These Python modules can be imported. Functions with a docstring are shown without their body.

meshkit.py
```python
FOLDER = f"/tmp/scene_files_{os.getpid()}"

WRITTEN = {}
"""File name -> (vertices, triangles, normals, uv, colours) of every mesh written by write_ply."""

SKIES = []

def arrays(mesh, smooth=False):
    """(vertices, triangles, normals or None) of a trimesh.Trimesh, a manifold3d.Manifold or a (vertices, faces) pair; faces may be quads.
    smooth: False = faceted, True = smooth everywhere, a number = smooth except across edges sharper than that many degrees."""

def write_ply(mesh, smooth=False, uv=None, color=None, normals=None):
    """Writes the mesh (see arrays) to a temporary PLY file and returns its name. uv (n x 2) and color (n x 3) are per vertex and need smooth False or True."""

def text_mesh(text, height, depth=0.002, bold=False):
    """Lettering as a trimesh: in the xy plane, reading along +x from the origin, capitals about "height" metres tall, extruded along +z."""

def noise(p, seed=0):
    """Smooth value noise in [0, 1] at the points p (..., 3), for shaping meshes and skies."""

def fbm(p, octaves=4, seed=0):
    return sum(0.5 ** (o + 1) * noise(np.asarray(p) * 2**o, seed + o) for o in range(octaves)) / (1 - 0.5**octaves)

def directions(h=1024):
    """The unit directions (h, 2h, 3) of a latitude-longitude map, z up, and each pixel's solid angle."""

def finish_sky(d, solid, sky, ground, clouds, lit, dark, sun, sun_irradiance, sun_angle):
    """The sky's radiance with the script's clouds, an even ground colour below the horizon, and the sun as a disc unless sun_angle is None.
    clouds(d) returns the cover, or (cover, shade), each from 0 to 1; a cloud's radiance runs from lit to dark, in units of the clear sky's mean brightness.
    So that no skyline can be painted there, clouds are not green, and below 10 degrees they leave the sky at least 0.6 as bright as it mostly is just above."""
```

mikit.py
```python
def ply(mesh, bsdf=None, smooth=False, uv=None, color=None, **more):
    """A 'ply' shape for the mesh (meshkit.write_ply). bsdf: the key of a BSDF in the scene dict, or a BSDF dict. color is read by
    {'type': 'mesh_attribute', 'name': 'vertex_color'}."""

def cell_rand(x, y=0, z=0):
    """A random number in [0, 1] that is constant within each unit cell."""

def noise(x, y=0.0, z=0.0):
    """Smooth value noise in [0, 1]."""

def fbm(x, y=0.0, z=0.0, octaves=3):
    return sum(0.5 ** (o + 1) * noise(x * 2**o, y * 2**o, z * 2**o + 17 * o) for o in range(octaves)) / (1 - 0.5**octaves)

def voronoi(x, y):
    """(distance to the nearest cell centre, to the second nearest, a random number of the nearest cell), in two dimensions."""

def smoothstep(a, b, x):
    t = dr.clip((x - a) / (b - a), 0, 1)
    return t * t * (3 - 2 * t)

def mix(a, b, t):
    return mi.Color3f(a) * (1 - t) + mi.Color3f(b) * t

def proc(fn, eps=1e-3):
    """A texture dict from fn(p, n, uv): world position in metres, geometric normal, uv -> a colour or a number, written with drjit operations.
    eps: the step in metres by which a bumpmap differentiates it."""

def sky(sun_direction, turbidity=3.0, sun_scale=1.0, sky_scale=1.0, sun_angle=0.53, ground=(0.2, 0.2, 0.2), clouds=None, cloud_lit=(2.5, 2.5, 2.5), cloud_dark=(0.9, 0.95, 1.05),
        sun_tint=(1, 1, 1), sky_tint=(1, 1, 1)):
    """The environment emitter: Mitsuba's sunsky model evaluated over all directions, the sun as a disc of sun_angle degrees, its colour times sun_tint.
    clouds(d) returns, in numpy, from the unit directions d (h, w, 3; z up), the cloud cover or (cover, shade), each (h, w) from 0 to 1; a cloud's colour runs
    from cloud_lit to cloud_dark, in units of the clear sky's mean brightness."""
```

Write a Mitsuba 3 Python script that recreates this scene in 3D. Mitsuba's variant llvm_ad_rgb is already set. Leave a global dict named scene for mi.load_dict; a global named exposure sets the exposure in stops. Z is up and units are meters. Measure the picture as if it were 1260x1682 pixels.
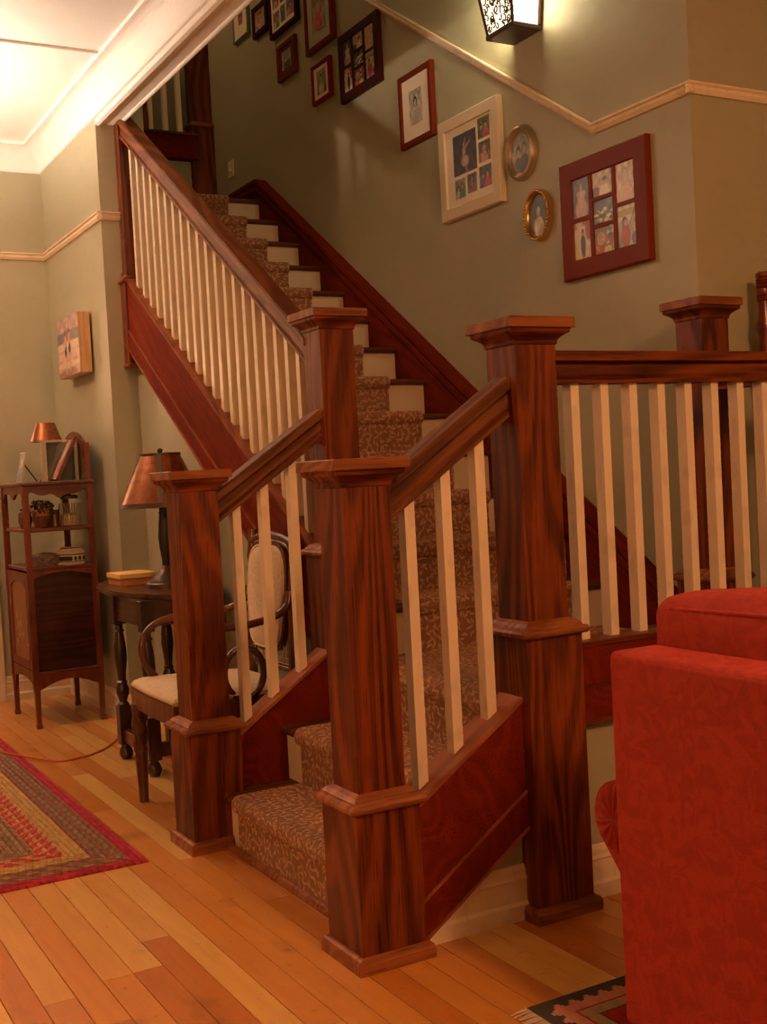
import math, random
import numpy as np, trimesh, mitsuba as mi, drjit as dr, mikit
from shapely.geometry import Polygon, LineString, Point, box as sbox
from mikit import noise, fbm, cell_rand, smoothstep, mix

rnd = random.Random(7)
T = mi.ScalarTransform4f
scene, labels = {}, {}
# ------------------------------------------------------------------ camera, exposure, lights
EYE = 1.35
YAW, PITCH, ROLL, FPX = 60.8178, -2.0156, -3.0484, 1946.862
def camera():
    y, p, r = map(math.radians, (YAW, PITCH, ROLL))
    d = np.array([math.cos(p)*math.cos(y), math.cos(p)*math.sin(y), math.sin(p)])
    rt = np.array([math.sin(y), -math.cos(y), 0.]); up = np.cross(rt, d)
    up2 = -math.sin(r)*rt + math.cos(r)*up
    o = np.array([0, 0, EYE])
    return {'type': 'perspective', 'fov_axis': 'x', 'fov': 2*math.degrees(math.atan(630/FPX)),
            'near_clip': 0.05, 'far_clip': 60.0,
            'to_world': T().look_at(origin=o.tolist(), target=(o+d).tolist(), up=up2.tolist())}
scene['camera'] = camera()
exposure = 1.6
WARM = (1.0, 0.50, 0.20)
# (key, label, centre, radius, power, colour)
LAMPS = [
    ('pendant_lamp', 'white glass globe pendant hanging near the doorway of the living room', (0.42, 6.48, 2.98), 0.06, 78.0, (1.0, 0.76, 0.56)),
    ('dining_lamp', 'white glass globe lamp in the room beyond the doorway', (0.45, 9.3, 2.25), 0.16, 18.0, (1.0, 0.55, 0.27)),
    ('ceiling_lamp', 'round white ceiling globe above the front of the living room', (1.60, -0.85, 3.20), 0.25, 98.0, (1.0, 0.45, 0.185)),
    ('floor_lamp', 'white globe lamp standing left of the near newel post', (-0.15, 2.95, 1.25), 0.12, 13.0, (1.0, 0.46, 0.17)),
    ('hall_lamp', 'white glass globe lamp on the ceiling of the upper hall', (2.35, 7.9, 5.45), 0.16, 4.5, (1.0, 0.58, 0.27)),
]

# ------------------------------------------------------------------ helpers
_used = {}
OFFSET = {'armchair': (-.024, 0, 0)}
def numbered(name):
    n = _used.get(name, -1) + 1
    _used[name] = n
    return name if n == 0 else '%s_%03d' % (name, n)
def thing(name, label, cat, group=None):
    k = numbered(name)
    labels[k] = {'label': label, 'category': cat}
    if group: labels[k]['group'] = group
    return k
def put(name, mesh, mat, parent=None, label=None, smooth=False, color=None, stuff=False, **more):
    k = numbered(parent + '__' + name) if parent else numbered(name)
    if parent in OFFSET: mesh = mesh.copy(); mesh.apply_translation(OFFSET[parent])
    scene[k] = mikit.ply(mesh, mat, smooth=smooth, color=color, **more)
    if label: labels.setdefault(k, {})['label'] = label
    if stuff: labels.setdefault(k, {})['kind'] = 'stuff'
    return k
def struct(name, mesh, mat, label=None, smooth=False):
    k = numbered(name)
    scene[k] = mikit.ply(mesh, mat, smooth=smooth)
    labels[k] = {'kind': 'structure'}
    if label: labels[k]['label'] = label
    return k
def single(name, mesh, mat, label, cat, group=None, smooth=False):
    k = put(name, mesh, mat, smooth=smooth)
    labels[k] = {'label': label, 'category': cat}
    if group: labels[k]['group'] = group
    return k
cat_ = trimesh.util.concatenate
def box(x0, x1, y0, y1, z0, z1):
    m = trimesh.creation.box((x1-x0, y1-y0, z1-z0)); m.apply_translation(((x0+x1)/2, (y0+y1)/2, (z0+z1)/2)); return m
def cbox(x0, x1, y0, y1, z0, z1, c=0.004):
    X, Y, Z = (x0, x1), (y0, y1), (z0, z1); p = []
    for i in (0, 1):
        for j in (0, 1):
            for k in (0, 1):
                sx, sy, sz = c*(1-2*i), c*(1-2*j), c*(1-2*k)
                p += [(X[i]+sx, Y[j]+sy, Z[k]), (X[i]+sx, Y[j], Z[k]+sz), (X[i], Y[j]+sy, Z[k]+sz)]
    return trimesh.convex.convex_hull(np.array(p))
def board_mesh(x0, x1, y0, y1, z0, z1, c=0.0012):
    v = np.array([(x0,y0,z0),(x1,y0,z0),(x1,y1,z0),(x0,y1,z0),(x0,y0,z1-c),(x1,y0,z1-c),(x1,y1,z1-c),(x0,y1,z1-c),
                  (x0+c,y0+c,z1),(x1-c,y0+c,z1),(x1-c,y1-c,z1),(x0+c,y1-c,z1)])
    f = [(0,3,2,1)]+[(i,(i+1)%4,4+(i+1)%4,4+i) for i in range(4)]+[(4+i,4+(i+1)%4,8+(i+1)%4,8+i) for i in range(4)]+[(8,9,10,11)]
    return v, np.array(f)
def prism(poly, axis, a0, a1):
    """poly in (y,z) for axis x, (x,z) for y, (x,y) for z."""
    if not isinstance(poly, Polygon): poly = Polygon(poly)
    m = trimesh.creation.extrude_polygon(poly.buffer(0), a1-a0)
    v = np.array(m.vertices); v[:, 2] += a0
    f = np.array(m.faces)
    if axis == 'x': v = v[:, [2, 0, 1]]
    elif axis == 'y': v = v[:, [0, 2, 1]]; f = f[:, ::-1]
    return trimesh.Trimesh(v, f, process=False)
def rail(profile, p0, p1):
    """profile (w,h) swept from p0 to p1; ends cut plumb. axis: the dominant horizontal one."""
    p0, p1 = np.array(p0, float), np.array(p1, float); d = p1-p0
    m = trimesh.creation.extrude_polygon(Polygon(profile), 1.0)
    v = np.array(m.vertices); w, h, s = v[:, 0], v[:, 1], v[:, 2]
    out = p0[None]+s[:, None]*d[None]
    out[:, 2] += h
    f = np.array(m.faces)
    if abs(d[0]) > abs(d[1]): out[:, 1] += w*np.sign(d[0])
    else: out[:, 0] -= w*np.sign(d[1])
    return trimesh.Trimesh(out, f, process=False)
def fixn(m):
    m = trimesh.Trimesh(np.array(m.vertices), np.array(m.faces), process=True); trimesh.repair.fix_normals(m, multibody=True); return m
def squares(cx, cy, prof):
    """stack of squares: prof [(half, z)...] bottom to top"""
    v, f = [], []
    for h, z in prof: v += [(cx-h, cy-h, z), (cx+h, cy-h, z), (cx+h, cy+h, z), (cx-h, cy+h, z)]
    n = len(prof)
    for i in range(n-1):
        for k in range(4): f.append((4*i+k, 4*i+(k+1) % 4, 4*i+4+(k+1) % 4, 4*i+4+k))
    f.append((3, 2, 1, 0)); b = 4*(n-1); f.append((b, b+1, b+2, b+3))
    f = np.array(f)
    return trimesh.Trimesh(np.array(v), np.vstack([f[:, [0, 1, 2]], f[:, [0, 2, 3]]]), process=False)
def lathe(prof, cx=0, cy=0, cz=0, n=24):
    m = trimesh.creation.revolve(np.array(prof, float), sections=n); m.apply_translation((cx, cy, cz)); return fixn(m)
def catmull(P, n=8):
    P = np.array(P, float); Q = np.vstack([2*P[0]-P[1], P, 2*P[-1]-P[-2]]); out = []
    for i in range(1, len(Q)-2):
        for t in np.linspace(0, 1, n, endpoint=False):
            a, b, c, d = Q[i-1], Q[i], Q[i+1], Q[i+2]
            out.append(.5*((2*b)+(-a+c)*t+(2*a-5*b+4*c-d)*t*t+(-a+3*b-3*c+d)*t**3))
    out.append(P[-1]); return np.array(out)
def tube(path, r, n=10, closed=False):
    P = np.array(path, float); m = len(P); R = np.broadcast_to(np.asarray(r, float), (m,))
    if closed: tang = np.roll(P, -1, 0)-np.roll(P, 1, 0)
    else: tang = np.gradient(P, axis=0)
    tang /= np.linalg.norm(tang, axis=1, keepdims=True)+1e-12
    u = np.cross(tang[0], [0.3, 0.1, .9]); u /= np.linalg.norm(u); v, f = [], []
    for i in range(m):
        u = u-tang[i]*(u@tang[i]); u /= np.linalg.norm(u); w = np.cross(tang[i], u)
        for k in range(n):
            a = 2*math.pi*k/n; v.append(P[i]+R[i]*(math.cos(a)*u+math.sin(a)*w))
    last = m if closed else m-1
    for i in range(last):
        j = (i+1) % m
        for k in range(n):
            a, b, c, d = i*n+k, i*n+(k+1) % n, j*n+(k+1) % n, j*n+k
            f += [(a, b, c), (a, c, d)]
    if not closed:
        v += [P[0], P[-1]]; c0, c1 = len(v)-2, len(v)-1
        for k in range(n): f += [(c0, (k+1) % n, k), (c1, (m-1)*n+k, (m-1)*n+(k+1) % n)]
    return trimesh.Trimesh(np.array(v), np.array(f), process=False)
def ring_path(c, r, axis, n=28, ry=None):
    ry = ry or r; a = np.linspace(0, 2*math.pi, n, endpoint=False); o = np.zeros((n, 3))
    i, j = {'x': (1, 2), 'y': (0, 2), 'z': (0, 1)}[axis]
    o[:, i] = r*np.cos(a); o[:, j] = ry*np.sin(a); return o+np.array(c)
def rounded(x0, x1, y0, y1, z0, z1, r, n=5):
    """box with round edges: hull of eight spheres"""
    s = trimesh.creation.icosphere(subdivisions=2, radius=r).vertices; p = []
    for x in (x0+r, x1-r):
        for y in (y0+r, y1-r):
            for z in (z0+r, z1-r): p.append(s+[x, y, z])
    return trimesh.convex.convex_hull(np.vstack(p))

# ------------------------------------------------------------------ materials
def principled(col, rough=.5, spec=.5, **k):
    c = col if isinstance(col, dict) else {'type': 'rgb', 'value': list(col)}
    return {'type': 'twosided', 'b': {'type': 'principled', 'base_color': c, 'roughness': rough, 'specular': spec, **k}}
def mat(name, col, rough=.5, spec=.5, **k):
    scene['mat_'+name] = principled(col, rough, spec, **k); return 'mat_'+name
def wood_fn(dark, light, along, ring=1.0, slope=0.0):
    """grain along axis 'x','y','z' or along a slope in y-z ('yz') or x-z ('xz')"""
    def fn(p, n, uv):
        x, y, z = p.x, p.y, p.z
        ca, sa = math.cos(slope), math.sin(slope)
        if along == 'z': s, a, b = z, x, y
        elif along == 'x': s, a, b = x, z, y
        elif along == 'y': s, a, b = y, z, x
        elif along == 'yz': s, a, b = y*ca+z*sa, z*ca-y*sa, x
        else: s, a, b = x*ca+z*sa, z*ca-x*sa, y
        w = noise(a*12, b*12, s*1.25)
        cath = smoothstep(.12, .95, dr.sin((a+b*1.03)*85*ring+26*w+7*noise(a*3+7, b*3, s*2.3))*.5+.5)
        fine = fbm(a*230, b*230, s*7, 2)
        patch = fbm(a*5+3, b*5, s*1.7, 2)
        t = dr.clip(.40*cath+.42*fine+.55*patch-.26, 0, 1)
        c = mix(dark, light, t)
        pore = smoothstep(.70, .82, noise(a*420, b*420, s*11))
        return c*(1-.38*pore)
    return mikit.proc(fn)
OAK_D, OAK_L = (.034, .0036, .0007), (.245, .047, .0082)
SL = math.atan(.66)
mat('oak_z', wood_fn(OAK_D, OAK_L, 'z'), .46, .28)
mat('oak_x', wood_fn(OAK_D, OAK_L, 'x'), .46, .28)
mat('oak_yz', wood_fn((.07, .012, .0025), (.25, .068, .015), 'yz', .7, SL), .46, .28)
mat('oak_xz', wood_fn(OAK_D, (.22, .07, .019), 'xz', .8, SL), .46, .28)
mat('cap_wood', wood_fn((.13, .030, .008), (.34, .105, .030), 'x', .8), .46, .28)
mat('red_wood', wood_fn((.105, .0095, .0025), (.175, .0185, .0045), 'yz', .35, SL), .7, .05)
mat('cap_slope', wood_fn((.19, .050, .018), (.40, .135, .052), 'xz', .7, SL), .6, .12)
mat('cap_main', wood_fn((.15, .036, .012), (.32, .10, .036), 'yz', .7, SL), .6, .12)
mat('dark_tread', wood_fn((.055, .014, .005), (.15, .045, .017), 'x'), .45, .3)
mat('mahogany', wood_fn((.045, .006, .002), (.15, .021, .006), 'x', .9), .32, .5, clearcoat=.4, clearcoat_gloss=.9)
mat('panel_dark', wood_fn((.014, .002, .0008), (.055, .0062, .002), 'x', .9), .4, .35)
mat('mahogany_z', wood_fn((.075, .0085, .0024), (.18, .025, .007), 'z', .6), .32, .5, clearcoat=.4, clearcoat_gloss=.9)
mat('table_wood', wood_fn((.016, .005, .003), (.055, .014, .006), 'z', .6), .3, .5, clearcoat=.5, clearcoat_gloss=.9)
mat('table_top', wood_fn((.03, .008, .004), (.085, .022, .009), 'y', .6), .25, .5, clearcoat=.5, clearcoat_gloss=.92)
mat('chair_wood', wood_fn((.05, .011, .004), (.15, .034, .012), 'z', .8), .32, .5, clearcoat=.4, clearcoat_gloss=.9)
mat('pale_wood', wood_fn((.46, .24, .10), (.62, .38, .19), 'z', .5), .45)
def white_fn(p, n, uv):
    m = fbm(p.x*9, p.y*9, p.z*3, 3); s = smoothstep(.66, .8, noise(p.x*40, p.y*40, p.z*14))
    return mi.Color3f(.78, .645, .49)*(.93+.1*m)*(1-.10*s)
mat('white_paint', mikit.proc(white_fn), .38, .5)
mat('ceiling_paint', (.80, .80, .78), .7, .3)
mat('riser_paint', (.62, .50, .37), .5, .4)
def green_fn(p, n, uv):
    m = fbm(p.x*2.2, p.y*2.2, p.z*2.2, 3); q = fbm(p.x*26, p.y*26, p.z*26, 2)
    sc = smoothstep(.80, .86, noise(p.x*13, p.y*13, p.z*17))*.025
    return mi.Color3f(.37, .345, .235)*(.90+.16*m+.05*q)*(1-sc)
def plaster(p, n, uv):
    return fbm(p.x*7, p.y*7, p.z*7, 2)*.6+fbm(p.x*55, p.y*55, p.z*55, 2)*.12
scene['mat_green_wall'] = {'type': 'twosided', 'b': {'type': 'bumpmap', 't': mikit.proc(plaster, 2e-3), 'scale': .006,
    'b': {'type': 'principled', 'base_color': mikit.proc(green_fn), 'roughness': .48, 'specular': .4}}}
BT = [((.49, .235, .062), (.60, .32, .095)), ((.46, .175, .036), (.55, .235, .055)), ((.38, .118, .020), (.47, .168, .032)),
      ((.54, .29, .085), (.65, .385, .13)), ((.42, .150, .036), (.51, .21, .058))]
def floor_fn(d, l):
    def fn(p, n, uv):
        g = fbm(p.x*160, p.y*5, 0, 2); cur = dr.sin(p.x*60+p.y*7+9*noise(p.x*11, p.y*3.2))*.5+.5
        big = fbm(p.x*9, p.y*2.2, 3, 3)
        stain = smoothstep(.93, .98, noise(p.x*60, p.y*48, 5))*.22+smoothstep(.70, .95, fbm(p.x*6, p.y*4.5, 9, 3))*.25
        c = mix(d, l, dr.clip(.35*g+.22*cur+.55*big-.1, 0, 1))
        return c*(1-stain)
    return mikit.proc(fn)
for i, (d, l) in enumerate(BT): mat('board_%d' % i, floor_fn(d, l), .30, .5, clearcoat=.35, clearcoat_gloss=.85)
mat('subfloor', (.05, .025, .012), .8)
def leaf_mask(u, v, cell, L, Wd):
    m = mi.Float(0); cu, cv = dr.floor(u/cell), dr.floor(v/cell)
    for a in (-1, 0, 1):
        for b in (-1, 0, 1):
            iu, iv = cu+a, cv+b
            dx = u-(iu+.15+.7*cell_rand(iu, iv, 1))*cell; dy = v-(iv+.15+.7*cell_rand(iu, iv, 2))*cell
            th = cell_rand(iu, iv, 3)*6.283; c, s = dr.cos(th), dr.sin(th)
            q, w = (dx*c+dy*s)/L, dr.abs(-dx*s+dy*c)/Wd
            m = dr.maximum(m, smoothstep(-.25, .3, (1-q*q)-w))
    return m
def carpet_fn(p, n, uv):
    fx, fz = dr.abs(n.x) > .6, dr.abs(n.z) > .6
    u = dr.select(fx, p.y, p.x); v = dr.select(fz, p.y, p.z)
    m = dr.maximum(.85*leaf_mask(u, v, .031, .0145, .0050), .65*leaf_mask(u+.41, v+.23, .037, .018, .0048))
    pile = fbm(p.x*420, p.y*420, p.z*420, 2); wear = fbm(p.x*6, p.y*6, p.z*6, 2)
    c = mix((.235, .105, .055), (.54, .335, .215), m*(.55+.45*pile))
    return c*(.75+.5*pile)*(.86+.28*wear)
mat('carpet', mikit.proc(carpet_fn), .95, .1, sheen=.25)
def sofa_fn(p, n, uv):
    u = dr.select(dr.abs(n.x) > .6, p.y, p.x); v = dr.select(dr.abs(n.z) > .6, p.y, p.z)
    q = fbm(u*9, v*7, 1, 2); s = dr.abs(dr.sin(u*34+6*q)*dr.sin(v*26+7*fbm(u*11, v*9, 4, 2)))
    swirl = smoothstep(.30, .70, noise(u*52+3*s, v*44+3*q, 2)); th = fbm(u*500, v*500, 0, 2)
    return mix((.30, .024, .0145), (.365, .036, .021), .75*swirl+.2*th)*(.85+.3*th)
mat('sofa_cloth', mikit.proc(sofa_fn), .78, .25, sheen=.5)
mat('cream_cloth', mikit.proc(lambda p, n, uv: mix((.60, .45, .29), (.80, .66, .47), fbm(p.x*110, p.y*110, p.z*90, 2))), .8, .2, sheen=.4)
mat('copper', mikit.proc(lambda p, n, uv: mix((.13, .034, .011), (.33, .10, .034), fbm(p.x*45, p.y*45, p.z*45, 3))), .36, .5, metallic=.75)
mat('black_metal', (.022, .018, .016), .38, .5, metallic=.3)
mat('bronze', (.085, .050, .032), .4, .5, metallic=.6)
mat('iron', (.05, .022, .014), .45)
mat('terracotta', (.42, .125, .050), .6)
mat('brown_glaze', (.10, .025, .012), .25, .5, clearcoat=.6)
mat('dark_leaf', (.035, .045, .016), .6)
mat('petal', (.42, .20, .08), .6)
mat('grain_food', (.50, .36, .17), .8)
mat('silver', (.55, .44, .32), .30, .5, metallic=.85)
mat('gold', (.62, .40, .17), .28, .5, metallic=.9)
mat('plate', (.70, .60, .42), .4)
mat('orange_cord', (.48, .085, .018), .45)
mat('book_a', (.42, .17, .055), .6)
mat('book_b', (.68, .42, .15), .55)
mat('dark_glass', (.045, .055, .035), .08, .6, clearcoat=1.0, clearcoat_gloss=.97)
mat('steel', (.42, .38, .32), .3, .5, metallic=.7)
mat('back_card', (.03, .025, .02), .8)
mat('ivory_box', mikit.proc(lambda p, n, uv: mix((.62, .50, .36), (.03, .022, .018),
    dr.maximum(smoothstep(.36, .30, dr.sqrt(dr.square(dr.abs(((p.x+p.y)*30)-dr.floor((p.x+p.y)*30)-.5))+dr.square(dr.abs((p.z-.94)*26)))),
               smoothstep(.42, .47, dr.abs(p.z*26-dr.floor(p.z*26)-.5))))), .3, clearcoat=.5)
mat('woven', mikit.proc(lambda p, n, uv: mix((.09, .05, .03), (.22, .14, .085), smoothstep(.4, .6, noise(p.x*150, p.y*150, p.z*210)))), .7)
mat('jar_glass', (.9, .88, .84), .03, .6)
scene['mat_jar_glass'] = {'type': 'thindielectric', 'int_ior': 1.5}
mat('paper', (.76, .69, .57), .6)
mat('paper_grey', (.40, .38, .35), .6)
scene['mat_print'] = principled({'type': 'mesh_attribute', 'name': 'vertex_color'}, .35, .5, clearcoat=.5, clearcoat_gloss=.95)
RUG = dict(x0=-.55, x1=1.25, y0=4.09, y1=7.05)
def rug_fn(p, n, uv):
    d = dr.minimum(dr.minimum(RUG['x1']-p.x, p.x-RUG['x0']), dr.minimum(p.y-RUG['y0'], RUG['y1']-p.y))
    onx = (RUG['x1']-p.x < p.y-RUG['y0'])
    s = dr.select(onx, p.y, p.x)
    k = dr.floor(d/.0225)
    ph = s/.025+.8*d/.0225
    tw = noise(s*62, d*85, 3); fl = cell_rand(dr.floor(ph*2), k, 4)
    def band(a, b): return (d >= a) & (d < b)
    m3 = dr.floor(ph)-3*dr.floor(dr.floor(ph)/3); ev = (k-2*dr.floor(k/2)) > .5
    crim, tan, grey = mi.Color3f(.33, .026, .042), mi.Color3f(.42, .25, .095), mi.Color3f(.215, .135, .080)
    red, pink, brown = mi.Color3f(.36, .040, .034), mi.Color3f(.46, .20, .115), mi.Color3f(.15, .085, .05)
    def tri(a, b, c_): return dr.select(m3 < .5, a, dr.select(m3 < 1.5, b, c_))
    c = dr.select(band(-1, .052), crim*(.85+.3*tw), dr.select(band(.052, .165), dr.select(ev, tri(grey, brown, grey*1.2), tri(grey, red*.8, brown)),
        dr.select(band(.165, .235), tan, dr.select(band(.235, .325), dr.select(ev, tri(red, pink, red), tri(red, tan, pink)),
        dr.select(band(.325, .44), dr.select(ev, tri(grey, pink*.8, grey), tri(grey, brown, grey)), dr.select(band(.44, .53), dr.select(ev, tri(red, grey, red), tri(red, pink, grey)),
        dr.select(band(.53, .66), tri(grey*1.15, pink, grey), dr.select(band(.66, .74), tri(pink, red, pink), tan))))))))
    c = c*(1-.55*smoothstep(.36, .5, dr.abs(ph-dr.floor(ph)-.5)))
    return c*(.72+.5*tw)
mat('rug_wool', mikit.proc(rug_fn), .95, .1, sheen=.2)
KX, KY = 1.655, 2.378        # far left corner of the woven part of the flat-weave rug
def kilim_fn(p, n, uv):
    a, b = p.x-KX, KY-p.y
    d = dr.minimum(a, b); s = dr.select(a < b, b, a)
    zig = dr.abs((s/.046)-dr.floor(s/.046)-.5)*2
    stp = dr.floor(zig*3)/3
    grey, rose, red, tan = mi.Color3f(.052, .045, .042), mi.Color3f(.44, .20, .145), mi.Color3f(.26, .022, .018), mi.Color3f(.30, .215, .135)
    c = dr.select(d < .030+.030*stp, grey, dr.select(d < .085, rose, dr.select(d < .091, red, dr.select(d < .127, dr.select(noise(s*30, 0, 7) > .62, rose, tan),
        dr.select(d < .131, grey, red)))))
    ds, db = a-.25, b-.20
    med = dr.abs(ds)+dr.abs(db)*.8
    c = dr.select((d > .131) & (med < .085) & (dr.abs(noise(a*40, b*40, 2)-.5) < .22), dr.select(med < .04, grey, tan), c)
    return c*(.8+.35*noise(p.x*300, p.y*60, 0))
mat('kilim_wool', mikit.proc(kilim_fn), .95, .1)
mat('fringe', (.42, .34, .26), .9)
MATS_FRAME = {'red': ((.165, .024, .010), .35), 'cherry': ((.15, .022, .009), .35), 'dark': ((.045, .009, .006), .35), 'brown': ((.14, .032, .012), .4),
              'bright': ((.20, .012, .012), .35), 'white': ((.66, .56, .42), .5), 'green': ((.20, .24, .19), .45)}
for k, (c, r) in MATS_FRAME.items(): mat('frame_'+k, c, r+.08, .08)

# ------------------------------------------------------------------ lamps outside the picture (their light)
for key, lab, c, r, pw, col in LAMPS:
    k = thing(key, lab, 'lamp')
    rad = pw/(4*math.pi**2*r*r)
    g = trimesh.creation.icosphere(subdivisions=3, radius=r); g.apply_translation(c)
    put('globe', g, 'mat_plate', k, smooth=True, emitter={'type': 'area', 'sampling_weight': {'pendant_lamp': 4.0, 'ceiling_lamp': 4.0, 'dining_lamp': 1.5}.get(key, 1.2), 'radiance': {'type': 'rgb', 'value': [rad*v for v in col]}})
    top = {'floor_lamp': 0, 'pendant_lamp': 3.53, 'dining_lamp': 3.3, 'ceiling_lamp': 3.53, 'hall_lamp': 6.0}[key]
    if top == 0: put('stand', lathe([(0, 0), (.14, 0), (.14, .02), (.012, .04), (.012, c[2]-r+.004), (0, c[2]-r+.004)], c[0], c[1], n=16), 'mat_bronze', k)
    else: put('rod', lathe([(.012, c[2]+r-.004), (.012, top-.02), (.05, top-.018), (.05, top)], c[0], c[1], n=12), 'mat_bronze', k)

px_, py_, pz_ = LAMPS[0][2]
bo = [(0, -.125), (.06, -.122), (.13, -.09), (.185, -.035), (.205, .042)]
bowl = trimesh.creation.revolve(np.array(bo), sections=32); bowl.apply_translation((px_, py_, pz_))
if (np.array(bowl.face_normals)*(np.array(bowl.triangles_center)-[px_, py_, pz_])).sum() < 0: bowl.invert()
put('bowl', bowl, 'mat_plate', 'pendant_lamp', smooth=40, emitter={'type': 'area', 'sampling_weight': 2.0, 'radiance': {'type': 'rgb', 'value': [15.5, 7.9, 4.0]}})
put('bowl_lining', lathe([(r_*.975, z_+.004) for r_, z_ in bo[1:]]+[(.2045, .042), (.2035, .040)]+[(r_*.985, z_+.003) for r_, z_ in bo[1:][::-1]], px_, py_, pz_, 32), 'mat_plate', 'pendant_lamp', smooth=40)
labels['pendant_lamp']['label'] = 'alabaster bowl pendant lamp hanging near the doorway of the living room'

# ------------------------------------------------------------------ room shell
XW = 3.40; YR = 3.46                       # picture wall, and the wall it turns into
XL, YF, YS, XU = 1.943, 7.786, 6.515, 2.10  # left wall, far wall, stub face, under-stair wall
ZC = 3.545
struct('floor', box(-4, 5.2, -2.5, 11.2, -.10, -.014), 'mat_subfloor')
bw = .0868; x = .739-bw*26; i = 0
while x < 3.0:
    y = 1.15-rnd.random()*1.2; last = -1
    while y < 7.85:
        ln = rnd.choice((1.5, 2.1, 2.6, 3.2, 1.1)); y1 = min(y+ln, 9.0)
        t = rnd.choice([j for j in (0, 1, 1, 2, 3, 4) if j != last]); last = t
        put('board', board_mesh(x+.0011, x+bw-.0011, y+.0008, y1-.0008, -.014, 0.0, .0004), 'mat_board_%d' % t, 'floor')
        y = y1
    x += bw
struct('wall_right', box(XW, XW+.12, YR, 10.2, 0, 6.2), 'mat_green_wall', 'sage green wall along the stairs with framed pictures')
struct('wall_side', box(XW+.12, 5.2, YR, YR+.12, 0, 6.2), 'mat_green_wall')
struct('wall_left', prism([(XL, YS), (2.22, YS), (2.22, YF), (XL, YF)], 'z', -.014, 3.75), 'mat_green_wall', 'sage green wall beside the display cabinet')
struct('wall_back', cat_([box(1.50, XL, YF, YF+.12, -.014, 3.75), box(-4, 1.5, YF, YF+.12, 2.45, 3.75), box(-4, -.6, YF, YF+.12, -.014, 2.45)]), 'mat_green_wall')
struct('wall_far', box(-4, 3.4, 11.0, 11.12, -.1, 3.6), 'mat_green_wall')
struct('wall_camera_left', box(-4.1, -4, -2.5, 11.1, -.1, 3.75), 'mat_green_wall')
struct('wall_behind_camera', box(-4.1, 5.2, -2.6, -2.5, -.1, 3.75), 'mat_green_wall')
struct('wall_camera_right', box(5.2, 5.3, -2.6, 3.6, -.1, 6.2), 'mat_green_wall')
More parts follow.
